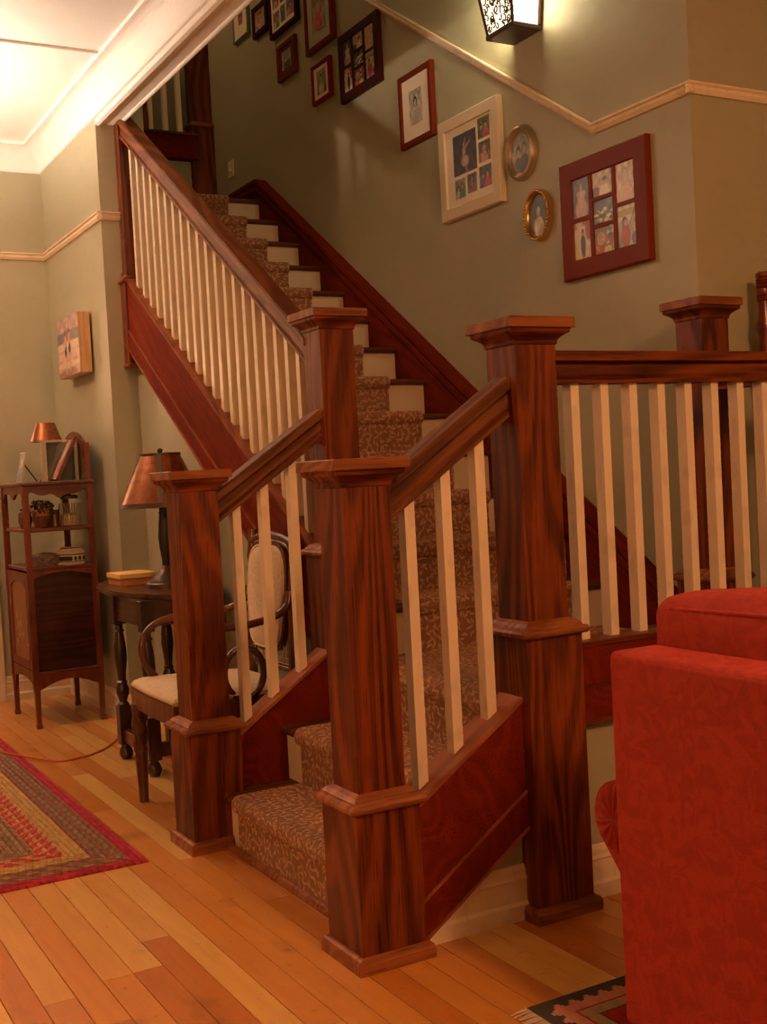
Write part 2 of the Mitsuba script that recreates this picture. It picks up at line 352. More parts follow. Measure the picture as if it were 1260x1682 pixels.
struct('ceiling', cat_([box(-4, 1.97, -2.5, YF, ZC, ZC+.1), box(1.97, 5.2, -2.5, 2.80, ZC, ZC+.1), box(-4, 2.2, YF+.12, 11.1, 3.3, 3.4)]), 'mat_ceiling_paint')
struct('ceiling_hall', box(1.9, 5.2, 2.7, 11.1, 6.05, 6.15), 'mat_ceiling_paint')
struct('wall_header', box(2.06, 5.2, 2.72, 2.80, ZC+.1, 6.05), 'mat_green_wall')
struct('wall_stairwell', box(1.99, 2.07, 2.80, 7.95, 3.42, 6.05), 'mat_green_wall')
# under-stair wall (below the closed stringer) and wall under the landing
zs = lambda y: 1.17+.658*(y-4.43)         # top of the main flight's kerb
struct('wall_under_stairs', prism([(4.2, -.014), (YS+.01, -.014), (YS+.01, zs(YS)-.3), (4.2, zs(4.2)-.3)], 'x', XU, XU+.08), 'mat_green_wall')
struct('wall_under_landing', cat_([box(2.12, 4.2, 2.872, 2.95, -.014, .6), prism([(1.55, -.014), (2.2, -.014), (2.2, .5), (1.55, .06)], 'y', 2.872, 2.93)]), 'mat_green_wall')
# cove along the living-room ceiling
a = np.linspace(0, math.pi/2, 9); D = .105
def cove(sx, top=ZC):
    pts = [(0, 3.375), (-.012, 3.378), (-.016, 3.39)]
    pts += [(-.016-(D-.016)*(1-math.cos(t)), 3.395+(3.525-3.395)*math.sin(t)) for t in a]
    pts += [(-D-.022, 3.525), (-D-.022, top+.02), (.05, top+.02), (.05, 3.375)]
    return pts
cv = cove(1)
struct('trim_1', prism([(XL+px, pz) for px, pz in cv], 'y', -2.5, YF), 'mat_ceiling_paint', 'white coved ceiling moulding')
struct('trim_2', prism([(YF+px, pz) for px, pz in cv], 'x', -4, XL), 'mat_ceiling_paint')
struct('trim_3', box(-4, XL-.11, 5.960, 5.974, ZC-.012, ZC+.02), 'mat_ceiling_paint', 'narrow batten across the ceiling')
# beam soffit under the upper floor, running over the stair rail
struct('trim_4', cat_([prism([(XL, 3.375), (XL, 3.345), (XL+.018, 3.338), (XL+.030, 3.345), (XL+.046, 3.345), (XL+.046, 3.42), (XL, 3.42)], 'y', -2.5, YS),
                       prism([(XL+.046, 3.42), (XL+.046, 3.362), (XL+.053, 3.362), (XL+.053, 3.35), (2.060, 3.35), (2.060, 3.42)], 'y', -2.5, YS),
                       tube([(2.069, -2.5, 3.348), (2.069, YS, 3.348)], .0115, 10), box(2.06, 2.08, -2.5, YS, 3.35, 3.42)]), 'mat_ceiling_paint', 'white boxed beam over the stair rail')
# picture rails
rp = [(0, -.022), (.012, -.022), (.020, -.006), (.016, .008), (.026, .014), (.026, .022), (0, .022)]
rp = [(w, h) for w, h in rp]
struct('trim_5', cat_([prism([(XL-w, 2.842+h) for w, h in rp], 'y', YS-.024, YF), prism([(YS-w, 2.842+h) for w, h in rp], 'x', XL-.024, 2.05),
      prism([(YF-w, 2.842+h) for w, h in rp], 'x', 1.50, XL)]), 'mat_white_paint', 'cream picture rail round the wall corner')
zk = 2.775
def right_rail(y0, z0, y1, z1): return rail([(w, h) for w, h in rp], (XW, y0, z0), (XW, y1, z1))
def slope_strip(pts):
    v, f = [], []
    for (yy, zz) in pts:
        for w, h in rp: v.append((XW-w, yy, zz+h))
    n = len(rp)
    for i in range(len(pts)-1):
        for k in range(n): a_, b_ = i*n+k, i*n+(k+1) % n; f += [(a_, b_, b_+n), (a_, b_+n, a_+n)]
    return fixn(trimesh.Trimesh(np.array(v), np.array(f), process=False))
struct('trim_6', cat_([slope_strip([(8.40, zk+.658*(8.40-4.04)), (4.04, zk), (YR-.024, zk)]), prism([(YR-w, zk+h) for w, h in rp], 'x', XW-.024, 5.2)]), 'mat_white_paint', 'cream picture rail that slopes with the stairs')
# baseboards
def bb_prof(y, s=-1): return [(y, 0), (y+s*.022, 0), (y+s*.022, .045), (y+s*.014, .055), (y+s*.014, .115), (y+s*.018, .122), (y+s*.012, .132), (y+s*.012, .145), (y+s*.006, .160), (y, .162)]
struct('baseboard_left', cat_([prism(bb_prof(XL), 'y', YS, YF), prism(bb_prof(YS), 'x', XL-.022, XU)]), 'mat_white_paint')
struct('baseboard_back', prism(bb_prof(YF), 'x', 1.50, XL), 'mat_white_paint')
struct('baseboard_landing', prism(bb_prof(2.872), 'x', 1.56, 4.2), 'mat_white_paint', 'white baseboard under the stair side')
struct('baseboard_under_stairs', prism(bb_prof(XU), 'y', 4.26, YS), 'mat_white_paint')
struct('door_1', cat_([cbox(1.375, 1.515, YF-.03, YF+.15, 0, 2.5), cbox(1.36, 1.385, YF-.045, YF+.15, 0, 2.5), cbox(-.70, -.56, YF-.03, YF+.15, 0, 2.5), cbox(-.72, 1.53, YF-.03, YF+.15, 2.38, 2.5)]), 'mat_white_paint', 'white door casing at the left edge')
# upper landing, upper hall
struct('floor_upper', cat_([box(2.1, XW, 7.53, 8.45, 3.0, 3.232), box(-.5, XW, 8.44, 10.2, 3.5, 3.74)]), 'mat_dark_tread')
struct('wall_upper', box(1.2, XW, 8.43, 8.53, 3.23, 3.72), 'mat_green_wall')
struct('wall_hall', box(-.5, XW+.1, 10.1, 10.2, 3.7, 6.05), 'mat_green_wall')
struct('wall_landing_left', box(1.3, 2.05, 7.88, 7.95, 3.3, 6.05), 'mat_green_wall')

# ------------------------------------------------------------------ staircase
S_, B_, C_, M_ = .0733, .1004, .117, .1192
st = thing('staircase', 'wooden staircase with dark treads, white risers and red-brown stringers', 'staircase')
RUN, RISE = .291, .2015
def nose(x0, x1, y0, y1, z, axis):     # tread with a rounded front edge; axis = the way it climbs
    t = .030; r = t/2
    if axis == 'x':
        p = [(x1, z-t), (x1, z)]+[(x0+r-r*math.sin(q), z-r+r*math.cos(q)) for q in np.linspace(0, math.pi, 7)]
        return prism(p, 'y', y0, y1)
    p = [(y1, z-t), (y1, z)]+[(y0+r-r*math.sin(q), z-r+r*math.cos(q)) for q in np.linspace(0, math.pi, 7)]
    return prism(p, 'x', x0, x1)
F1 = [(1.535, .200), (1.795, .405), (2.055, .615)]
for i, (xn, z) in enumerate(F1):
    zb = 0 if i == 0 else F1[i-1][1]
    x1 = F1[i+1][0]+.03 if i < 2 else 2.2
    put('tread', nose(xn, x1, 2.94, 4.108, z, 'x'), 'mat_dark_tread', st, smooth=30)
    put('riser', box(xn+.028, xn+.045, 2.94, 4.108, zb, z-.03), 'mat_riser_paint', st)
put('landing', cat_([box(2.2, XW, 2.95, 4.10, .575, .615)]), 'mat_dark_tread', st)
YN = [3.995+RUN*(k-1) for k in range(14)]  # YN[k] nosing of tread k (k from 1)
for k in range(1, 14):
    z = .62+RISE*k; yn = 3.99+RUN*(k-1)
    y1 = yn+RUN+.03 if k < 13 else 7.6
    put('tread', nose(2.12, 3.345, yn, y1, z, 'y'), 'mat_dark_tread', st, smooth=30)
    put('riser', box(2.12, 3.345, yn+.030, yn+.045, z-RISE, z-.03), 'mat_riser_paint', st)
# wall skirt of the main flight with its moulding
sk = lambda y: 1.735+.668*(y-5.037)-.005
pk = 7.50
lo = 3.62
def strip(poly, x0, x1): return prism(poly, 'x', x0, x1)
def band(d0, d1, y0=lo, y1=pk, tail=True):
    top = [(y0, sk(y0)-d0), (y1, sk(y1)-d0)]+([(8.43, sk(y1)-d0)] if tail else [])
    bot = [(yy, zz-(d1-d0)) for yy, zz in top]
    return Polygon(top+bot[::-1])
put('skirt', strip(band(.0, .52), XW-.055, XW), 'mat_red_wood', st)
put('skirt_moulding', cat_([strip(band(-.004, .022), XW-.082, XW-.05), strip(band(.022, .038), XW-.070, XW-.05), strip(band(.038, .066), XW-.078, XW-.05),
                            strip(band(.066, .082), XW-.066, XW-.05), strip(band(.108, .114), XW-.060, XW-.05)]), 'mat_red_wood', st, label='moulded top edge of the red-brown wall skirt')
# stringers of the first flight
k1 = lambda x: .447+.668*(x-1.692)
for (y0, y1, yc0, yc1) in ((2.838, 2.93, 2.832, 2.952), (4.108, 4.20, 4.098, 4.215)):
    xa, xb = 1.60, 2.06
    put('stringer', prism([(xa, k1(xa)-.012), (xb, k1(xb)-.012), (xb, k1(xb)-(.275 if y0 < 4 else .345)), (xa, k1(xa)-(.275 if y0 < 4 else .345))], 'y', y0, y1), 'mat_red_wood', st)
    if y0 > 4:
        put('stringer_cap', prism([(xa, k1(xa)), (xb, k1(xb)), (xb, k1(xb)-.014), (xa, k1(xa)-.014)], 'y', yc0, yc1), 'mat_cap_slope', st, label='lighter sloping cap under the balusters')
        continue
    put('lower_board', prism([(xa, k1(xa)-.280), (xb, k1(xb)-.280), (xb, k1(xb)-.385), (xa, k1(xa)-.385)], 'y', y0-.006, y1), 'mat_red_wood', st)
    put('stringer_bead', cat_([prism([(xa, k1(xa)-.274), (xb, k1(xb)-.274), (xb, k1(xb)-.281), (xa, k1(xa)-.281)], 'y', y0-.009, y0+.01),
                               prism([(xa, k1(xa)-.380), (xb, k1(xb)-.380), (xb, k1(xb)-.390), (xa, k1(xa)-.390)], 'y', y0-.012, y0+.01)]), 'mat_cap_slope', st)
    put('stringer_cap', prism([(xa, k1(xa)), (xb, k1(xb)), (xb, k1(xb)-.014), (xa, k1(xa)-.014)], 'y', yc0, yc1), 'mat_cap_slope', st, label='lighter sloping cap under the balusters')
put('stringer_filler', prism([(1.60, .03), (2.06, .35), (2.06, 0), (1.60, 0)], 'y', 4.115, 4.19), 'mat_red_wood', st)
# main flight stringer
xa, xb = 4.25, 6.50
put('stringer', prism([(xa, zs(xa)-.012), (xb, zs(xb)-.012), (xb, zs(xb)-.288), (xa, zs(xa)-.288)], 'x', 2.040, 2.125), 'mat_red_wood', st)
put('lower_board', prism([(xa, zs(xa)-.292), (xb, zs(xb)-.292), (xb, zs(xb)-.392), (xa, zs(xa)-.392)], 'x', 2.034, 2.125), 'mat_red_wood', st)
put('stringer_bead', cat_([prism([(xa, zs(xa)-.286), (xb, zs(xb)-.286), (xb, zs(xb)-.293), (xa, zs(xa)-.293)], 'x', 2.031, 2.05),
                           prism([(xa, zs(xa)-.387), (xb, zs(xb)-.387), (xb, zs(xb)-.398), (xa, zs(xa)-.398)], 'x', 2.027, 2.05)]), 'mat_cap_main', st)
put('stringer_cap', prism([(xa, zs(xa)), (xb, zs(xb)), (xb, zs(xb)-.014), (xa, zs(xa)-.014)], 'x', 2.036, 2.15), 'mat_cap_main', st)
# landing fascia
put('fascia', box(2.19, 3.95, 2.845, 2.95, .664, .782), 'mat_red_wood', st)
put('lower_board', box(2.19, 3.95, 2.838, 2.95, .556, .660), 'mat_red_wood', st)
put('stringer_bead', cat_([box(2.19, 3.95, 2.834, 2.86, .656, .664), box(2.19, 3.95, 2.830, 2.86, .548, .560)]), 'mat_oak_x', st)
put('stringer_cap', box(2.19, 3.95, 2.838, 2.965, .782, .797), 'mat_oak_x', st)
put('stringer_cap', box(3.24, 3.34, 2.966, 3.27, .77, .797), 'mat_oak_z', st)
put('fascia', box(3.25, 3.33, 2.966, 3.27, .575, .77), 'mat_red_wood', st)
put('floor_moulding', prism([(1.553, 0), (1.553, .02), (1.545, .026), (1.535, .022), (1.530, .010), (1.530, 0)], 'y', 3.02, 4.04), 'mat_cap_wood', st)
# upper hall fascia
put('upper_fascia', cat_([box(1.6, 3.26, 8.36, 8.43, 3.745, 3.895), box(1.6, 3.26, 8.35, 8.44, 3.72, 3.745)]), 'mat_red_wood', st, label='dark red fascia of the upper hall edge')
put('upper_cap', box(1.6, 3.26, 8.345, 8.46, 3.895, 3.912), 'mat_oak_x', st)

# ------------------------------------------------------------------ carpet runner
rn = thing('stair_runner', 'brown leaf-patterned carpet runner on the stairs', 'carpet')
def runner(path, axis, a0, a1):
    return prism(LineString(path).buffer(.0075, cap_style=2, join_style=1, quad_segs=4), axis, a0, a1)
def nose_path(pn, z, zb, first):
    """points (horizontal, z) up a riser, round the nosing to the tread"""
    r = .023
    return [(pn+.020, zb), (pn+.020, z-.052)]+[(pn+.016-.020*math.sin(q), z-.018+.026*-math.cos(q)) for q in np.linspace(.25, math.pi, 7)]
for i, (xn, z) in enumerate(F1):
    zb = .012 if i == 0 else F1[i-1][1]+.008
    x1 = F1[i+1][0]+.012 if i < 2 else 2.40
    put('carpet_strip', runner(nose_path(xn, z, zb, i == 0)+[(x1, z+.008)], 'y', 3.01, 3.958), 'mat_carpet', rn, smooth=50)
put('landing_piece', cbox(2.39, 3.30, 3.0, 4.02, .615, .6305), 'mat_carpet', rn)
put('landing_piece', cbox(2.14, 2.40, 4.00, 4.02, .615, .630), 'mat_carpet', rn)
for k in range(1, 14):
    z = .62+RISE*k; yn = 3.99+RUN*(k-1); zb = z-RISE+.008
    y1 = yn+RUN+.012 if k < 13 else 8.40
    jx = rnd.uniform(-.012, .012)
    put('carpet_strip', runner(nose_path(yn, z, zb, False)+[(y1, z+.008)], 'x', 2.31+jx*.4, 3.122+jx), 'mat_carpet', rn, smooth=50)

# ------------------------------------------------------------------ newel posts
NG = 'square oak newel posts of the staircase'
def newel(cx, cy, z0, zc, zt, label, k=1.0, base_mold=True):
    t = thing('newel_post', label, 'newel post')
    b, s, c, m = B_*k, S_*k, C_*k, M_*k
    put('base', squares(cx, cy, [(b-.002, z0), (b, z0+.002), (b, zc+.004)]), 'mat_oak_z', t)
    if base_mold:
        put('base_moulding', squares(cx, cy, [(m, z0), (m, z0+.028), (m-.004, z0+.038), (m-.011, z0+.043), (b+.0005, z0+.044)]), 'mat_cap_wood', t)
    put('collar', squares(cx, cy, [(b, zc-.002), (b+.012, zc), (b+.018, zc+.006), (b+.019, zc+.014), (b+.014, zc+.022), (b+.003, zc+.025), (b+.001, zc+.030), (b-.003, zc+.033), (b-.010, zc+.040), (b-.020, zc+.044), (s-.001, zc+.047)]), 'mat_cap_wood', t)
    put('shaft', squares(cx, cy, [(s, zc+.04), (s, zt-.07)]), 'mat_oak_z', t)
    put('capital', squares(cx, cy, [(s, zt-.078), (s+.004, zt-.076), (s+.005, zt-.066), (s+.010, zt-.058), (s+.020, zt-.050), (s+.030, zt-.045), (s+.033, zt-.040), (s+.034, zt-.030)]), 'mat_oak_x', t)
    put('cap', squares(cx, cy, [(c-.001, zt-.031), (c, zt-.029), (c, zt-.003), (c-.003, zt)]), 'mat_cap_wood', t, label='flat square cap')
    return t
N1 = (1.528, 2.900); N2 = (1.516, 4.157); N3 = (2.116, 2.897); N4 = (2.120, 4.167); N6 = (3.288, 3.338)
newel(*N1, 0, .431, 1.386, 'nearest thick oak newel post in front of the first carpeted step')
newel(*N2, 0, .431, 1.386, 'oak newel post left of the first step beside the side chair')
newel(*N3, 0, .837, 1.773, 'tall oak newel post at the landing corner behind the red sofa')
newel(*N4, 0, 1.030, 1.982, 'oak newel post at the foot of the long flight of white balusters', base_mold=False)
newel(*N6, .615, .868, 1.929, 'oak newel post at the back of the landing by the wall corner', .925, base_mold=False)
def half_newel(name, x0, x1, y0, y1, z0, zc, z1, label, foot=False):
    t = thing('newel_post', label, 'newel post')
    put('base', cbox(x0-.018, x1+.010, y0-.018, y1, z0, zc+.004, .002), 'mat_oak_z', t)
    put('collar', cat_([cbox(x0-.034, x1+.014, y0-.034, y1, zc, zc+.020, .006), cbox(x0-.018, x1+.010, y0-.018, y1, zc+.018, zc+.038, .008)]), 'mat_cap_wood', t)
    put('shaft', cbox(x0, x1, y0, y1, zc+.03, z1, .002), 'mat_oak_z', t)
    if foot: put('foot_moulding', cbox(x0-.026, x1+.012, y0-.026, y1, z0-.016, z0+.004, .005), 'mat_cap_wood', t)
half_newel('n5', 2.047, 2.128, 6.445, YS, 2.015, 2.465, 3.352, 'half newel post hanging at the top left end of the long banister', True)
half_newel('n7', 3.240, XW-.002, 8.40, 8.50, 3.23, 3.975, 5.0, 'dark half newel post against the wall at the top landing')
half_newel('n8', 2.775, 2.875, 8.40, 8.50, 3.90, 4.10, 5.0, 'shadowed oak post behind the beam at the upper hall edge')

# ------------------------------------------------------------------ banisters
HR = [(-.034, 0), (.034, 0), (.034, .012), (.026, .018), (.030, .030), (.030, .062), (.024, .070), (.046, .076), (.046, .104), (.040, .110), (-.040, .110), (-.046, .104), (-.046, .076), (-.024, .070), (-.030, .062), (-.030, .030), (-.026, .018), (-.034, .012)]
def hr(scale=1.0): return [(w, h*scale) for w, h in HR]
def baluster(t, cx, cy, z0a, z1a, slope=0, ax='x', hx=.0165, hy=.019, matn='mat_white_paint'):
    """square baluster cut to the slope at both ends"""
    v = []
    for z, dz in ((z0a, 0), (z1a, 0)):
        for sx, sy in ((-1, -1), (1, -1), (1, 1), (-1, 1)):
            off = slope*(sx*hx if ax == 'x' else sy*hy)
            v.append((cx+sx*hx, cy+sy*hy, z+off))
    f = [(0, 3, 2), (0, 2, 1), (4, 5, 6), (4, 6, 7)]
    for k in range(4): f += [(k, (k+1) % 4, 4+(k+1) % 4), (k, 4+(k+1) % 4, 4+k)]
    put('baluster', trimesh.Trimesh(np.array(v), np.array(f), process=False), matn, t)
SLX = .668
rb = lambda x: 1.208+.662*(x-1.621)
b1 = thing('banister', 'short sloping banister with three white balusters between the nearest newel and the tall landing newel', 'banister')
put('handrail', rail(hr(1.08), (1.60, 2.902, rb(1.60)), (2.045, 2.902, rb(2.045))), 'mat_oak_xz', b1, smooth=20)
for xx in (1.694, 1.818, 1.940): baluster(b1, xx, 2.902, k1(xx)-.006, rb(xx)+.006, SLX)
b2 = thing('banister', 'short sloping banister with three white balusters in front of the upholstered armchair', 'banister')
put('handrail', rail(hr(1.08), (1.589, 4.157, rb(1.589)-.008), (2.05, 4.157, rb(2.05)-.008)), 'mat_oak_xz', b2, smooth=20)
for xx in (1.682, 1.799, 1.921): baluster(b2, xx, 4.157, k1(xx)-.002, rb(xx)-.002, SLX)
b3 = thing('banister', 'long sloping banister with a row of white balusters beside the main flight', 'banister')
rm = lambda y: 1.823+.671*(y-4.30)
put('handrail', rail(hr(1.06), (2.088, 4.23, rm(4.23)), (2.088, 6.46, rm(6.46))), 'mat_oak_yz', b3, smooth=20)
yy = 6.339
while yy > 4.3:
    baluster(b3, 2.090, yy, zs(yy)-.006, rm(yy)+.006, .66, 'y', .019, .0165); yy -= .1044
b4 = thing('banister', 'level banister with white balusters along the landing above the red sofa', 'banister')
put('handrail', rail(hr(.90), (2.18, 2.900, 1.583), (3.95, 2.900, 1.583)), 'mat_oak_x', b4, smooth=20)
xx = 2.299
while xx < 3.9:
    baluster(b4, xx, 2.900, .795, 1.589, 0, 'x', .0155, .021); xx += .1165
b5 = thing('banister', 'short level rail running from the back landing newel towards the front rail', 'banister')
put('handrail', rail(hr(.90), (3.288, 2.947, 1.583), (3.288, 3.275, 1.583)), 'mat_oak_x', b5, smooth=20)
b6 = thing('banister', 'upper hall banister with white balusters seen under the beam', 'banister')
put('handrail', rail(hr(.9), (2.1, 8.43, 4.78), (3.24, 8.43, 4.78)), 'mat_oak_x', b6, smooth=20)
for xx in (2.42, 2.54, 2.66, 2.925, 3.04, 3.15): baluster(b6, xx, 8.43, 3.91, 4.79, 0, 'x', .0165, .019)

# ------------------------------------------------------------------ pictures on the wall
PEOPLE = [((.30, .22, .17), (.55, .42, .33)), ((.10, .08, .07), (.25, .2, .16)), ((.5, .42, .3), (.62, .52, .4)), ((.25, .3, .38), (.12, .16, .1)), ((.32, .1, .08), (.5, .4, .3)), ((.08, .1, .14), (.2, .24, .3)), ((.42, .36, .3), (.2, .15, .12))]
def print_colors(U, V, kind, r):
    """a small made-up snapshot: backdrop, figures; U right, V up, in 0..1"""
    sepia = kind in ('sepia', 'bw')
    top, bot = r.choice(PEOPLE)
    if kind == 'dance': top, bot = (.045, .05, .085), (.09, .075, .09)
    if kind == 'garden': top, bot = (.16, .22, .08), (.06, .09, .04)
    if kind == 'bwdark': top, bot = (.07, .055, .045), (.13, .10, .085)
    BG = {'gown': ((.05, .055, .10), (.10, .08, .10)), 'snow': ((.42, .10, .07), (.66, .56, .46)), 'blouse': ((.50, .38, .24), (.44, .32, .20)), 'dogs': ((.10, .16, .22), (.14, .15, .07)), 'child': ((.20, .09, .05), (.34, .10, .06)), 'pale': ((.60, .44, .34), (.62, .42, .34)), 'fishing': ((.62, .56, .42), (.22, .34, .36))}
    if kind in BG: top, bot = BG[kind]
    if kind == 'light': top, bot = (.62, .50, .42), (.52, .40, .33)
    if kind == 'beach': top, bot = (.46, .27, .27), (.50, .25, .17)
    C = np.array(top)[None]*V[:, None]+np.array(bot)[None]*(1-V[:, None])
    nz = np.sin(U*17+r.random()*9)*np.sin(V*13+r.random()*9)
    C = C*(1+.25*nz[:, None])
    def ell(cx, cy, rx, ry, col, soft=.12):
        d = ((U-cx)/rx)**2+((V-cy)/ry)**2
        t = np.clip((1+soft-d)/(2*soft), 0, 1)[:, None]; C[:] = C*(1-t)+np.array(col)[None]*t
    def figure(cx, s, body, skin=(.52, .33, .23), hair=(.07, .04, .025), y0=0.0, full=False):
        if full:
            ell(cx, y0+.26*s, .055*s+.03, .30*s, body); ell(cx-.06*s, y0+.52*s, .05*s, .16*s, skin); ell(cx+.05*s, y0+.52*s, .05*s, .16*s, skin)
            ell(cx, y0+.52*s, .10*s, .17*s, body)
        else: ell(cx, y0+.12*s, .30*s, .36*s, body)
        hy = y0+(.80*s if full else .62*s); hs = .5 if full else 1
        ell(cx, hy+.02*s, .15*s*hs, .17*s*hs, hair); ell(cx, hy-.02*s, .105*s*hs, .125*s*hs, skin)
    if kind == 'dance':
        ell(.50, .30, .16, .14, (.42, .32, .34)); ell(.46, .52, .06, .16, (.44, .25, .20)); ell(.47, .70, .045, .06, (.40, .2, .15))
        for k in range(8): ell(.45+.012*k, .62+.035*k, .02, .03, (.45, .26, .2)); ell(.50+.03*k, .60+.022*k, .02, .03, (.45, .26, .2)); ell(.50+.01*k, .20-.022*k, .025, .03, (.42, .25, .2))
    elif kind == 'beach':
        ell(.5, .66, .9, .11, (.17, .13, .15)); ell(.5, .52, .9, .07, (.62, .43, .30)); ell(.6, .36, .9, .08, (.60, .36, .27)); ell(.4, .2, .9, .05, (.64, .42, .29)); ell(.5, .02, .9, .09, (.30, .12, .08))
        for cx, h in ((.38, .60), (.56, .64)):
            ell(cx, h, .07, .11, (.55, .24, .16)); ell(cx, h+.13, .03, .045, (.13, .06, .05)); ell(cx, h-.19, .055, .10, (.035, .03, .03)); ell(cx-.02, h-.40, .018, .16, (.56, .28, .2)); ell(cx+.03, h-.40, .018, .16, (.56, .28, .2))
        ell(.48, .86, .025, .05, (.66, .5, .36))
    elif kind == 'gown':
        ell(.5, .20, .34, .30, (.50, .30, .30)); ell(.5, .50, .20, .20, (.56, .33, .30)); ell(.36, .60, .12, .08, (.56, .33, .30)); ell(.64, .60, .12, .08, (.56, .33, .30)); ell(.5, .80, .12, .12, (.16, .06, .03)); ell(.5, .77, .075, .085, (.52, .33, .23)); ell(.5, .42, .04, .20, (.62, .48, .36))
    elif kind == 'snow':
        ell(.5, .25, .9, .62, (.64, .54, .44)); ell(.3, .95, .2, .12, (.60, .50, .42)); ell(.85, .75, .2, .3, (.34, .05, .04)); ell(.5, .38, .15, .26, (.045, .05, .05)); ell(.47, .16, .06, .14, (.04, .045, .045)); ell(.56, .16, .06, .14, (.04, .045, .045)); ell(.5, .68, .07, .07, (.40, .25, .17)); ell(.5, .73, .075, .05, (.04, .03, .03))
    elif kind == 'blouse':
        ell(.1, .1, .35, .32, (.14, .04, .04)); ell(.58, .10, .26, .38, (.72, .62, .42)); ell(.56, .58, .10, .15, (.50, .33, .22)); ell(.60, .68, .11, .09, (.06, .04, .03))
    elif kind == 'dogs':
        ell(.2, .85, .5, .2, (.05, .07, .06))
        for _ in range(26): ell(r.uniform(.1, .95), r.uniform(.05, .62), r.uniform(.05, .14), r.uniform(.04, .09), r.choice([(.60, .56, .48), (.64, .60, .52), (.05, .05, .05)]))
    elif kind == 'child':
        for _ in range(14): ell(r.uniform(.55, 1), r.uniform(0, 1), r.uniform(.05, .12), r.uniform(.05, .12), r.choice([(.08, .08, .22), (.5, .1, .06), (.62, .5, .2), (.5, .46, .42)]))
        ell(.32, .62, .26, .30, (.20, .11, .05)); ell(.32, .54, .20, .24, (.54, .33, .22)); ell(.12, .12, .2, .18, (.55, .07, .05)); ell(.65, .08, .2, .14, (.60, .48, .18)); ell(.25, .58, .025, .025, (.08, .05, .04)); ell(.40, .58, .025, .025, (.08, .05, .04)); ell(.32, .44, .07, .02, (.36, .12, .1))
    elif kind == 'pale':
        ell(.5, .66, .22, .24, (.44, .30, .22)); ell(.5, .64, .15, .18, (.60, .42, .33)); ell(.5, .18, .34, .26, (.62, .40, .33))
    elif kind == 'fishing':
        ell(.5, .80, .8, .09, (.36, .30, .08)); ell(.5, .68, .8, .06, (.58, .54, .44)); ell(.42, .26, .26, .30, (.42, .035, .03)); ell(.38, .60, .14, .12, (.06, .04, .03)); ell(.42, .56, .085, .08, (.42, .24, .16)); ell(.88, .16, .16, .14, (.05, .08, .18))
        for q in range(14): ell(.62+.025*q, .46+.03*q, .022, .022, (.10, .05, .04))
    elif kind == 'one': figure(.5+.08*(r.random()-.5), 1.05, r.choice([(.55, .08, .08), (.62, .55, .46), (.1, .12, .2), (.55, .3, .28)]), hair=r.choice([(.07, .04, .02), (.3, .18, .08)]))
    elif kind == 'full': figure(.5, 1.0, r.choice([(.52, .3, .3), (.03, .035, .045), (.55, .07, .05)]), full=True)
    elif kind == 'light': figure(.52, .95, (.58, .47, .40), (.60, .44, .36), (.36, .24, .18))
    elif kind in ('sepia', 'bw', 'bwdark'):
        if kind == 'sepia': figure(.36, .85, (.14, .12, .09)); figure(.66, .95, (.10, .085, .06), hair=(.16, .12, .08))
        else: figure(.48, 1.0, (.50, .45, .38), hair=(.05, .045, .04))
        g = C.mean(1, keepdims=True); C[:] = g*np.array((1.1, .98, .78) if kind == 'sepia' else (1.05, .98, .86))
    else:
        figure(.30, .85, r.choice([(.1, .12, .3), (.5, .45, .4), (.05, .05, .06)])); figure(.68, .95, r.choice([(.5, .08, .1), (.12, .3, .12), (.45, .4, .1)]))
    rs = np.random.RandomState(r.randrange(1 << 30))
    if kind not in ('beach', 'dance', 'pale', 'blouse', 'snow', 'gown', 'fishing'):
        P_ = rs.rand(46, 2); tint = rs.normal(1, .30, (46, 1))*rs.normal(1, .10, (46, 3))
        idx = ((U[:, None]-P_[None, :, 0])**2+(V[:, None]-P_[None, :, 1])**2).argmin(1); C *= np.clip(.55+.45*tint[idx], .3, 1.7)
    C *= rs.normal(1, .10, (len(U), 1)); C = C*.82+C.mean(1, keepdims=True)*.18
    return np.clip(C, .005, .85)
PIC = random.Random(11)
def print_mesh(y0, y1, z0, z1, x, kind, nu=30, nv=40, oval=False):
    u, v = np.meshgrid(np.linspace(0, 1, nu), np.linspace(0, 1, nv)); U, V = u.ravel(), v.ravel()
    col = print_colors(U, V, kind, PIC)
    if oval:
        a_, b_ = 2*U-1, 2*V-1
        Y = a_*np.sqrt(1-b_*b_/2); Z = b_*np.sqrt(1-a_*a_/2)
        yy_, zz_ = (y0+y1)/2-(y1-y0)/2*Y, (z0+z1)/2+(z1-z0)/2*Z
    else: yy_, zz_ = y1+(y0-y1)*U, z0+(z1-z0)*V
    P = np.stack([np.full_like(U, x), yy_, zz_], 1); f = []
    for j in range(nv-1):
        for i in range(nu-1):
            a_ = j*nu+i; f.append((a_, a_+nu, a_+nu+1, a_+1))
    f = np.array(f)
    return trimesh.Trimesh(P, np.vstack([f[:, [0, 2, 1]], f[:, [0, 3, 2]]])[:, ::-1], process=False), col
FG = 'framed pictures hung along the stairs'
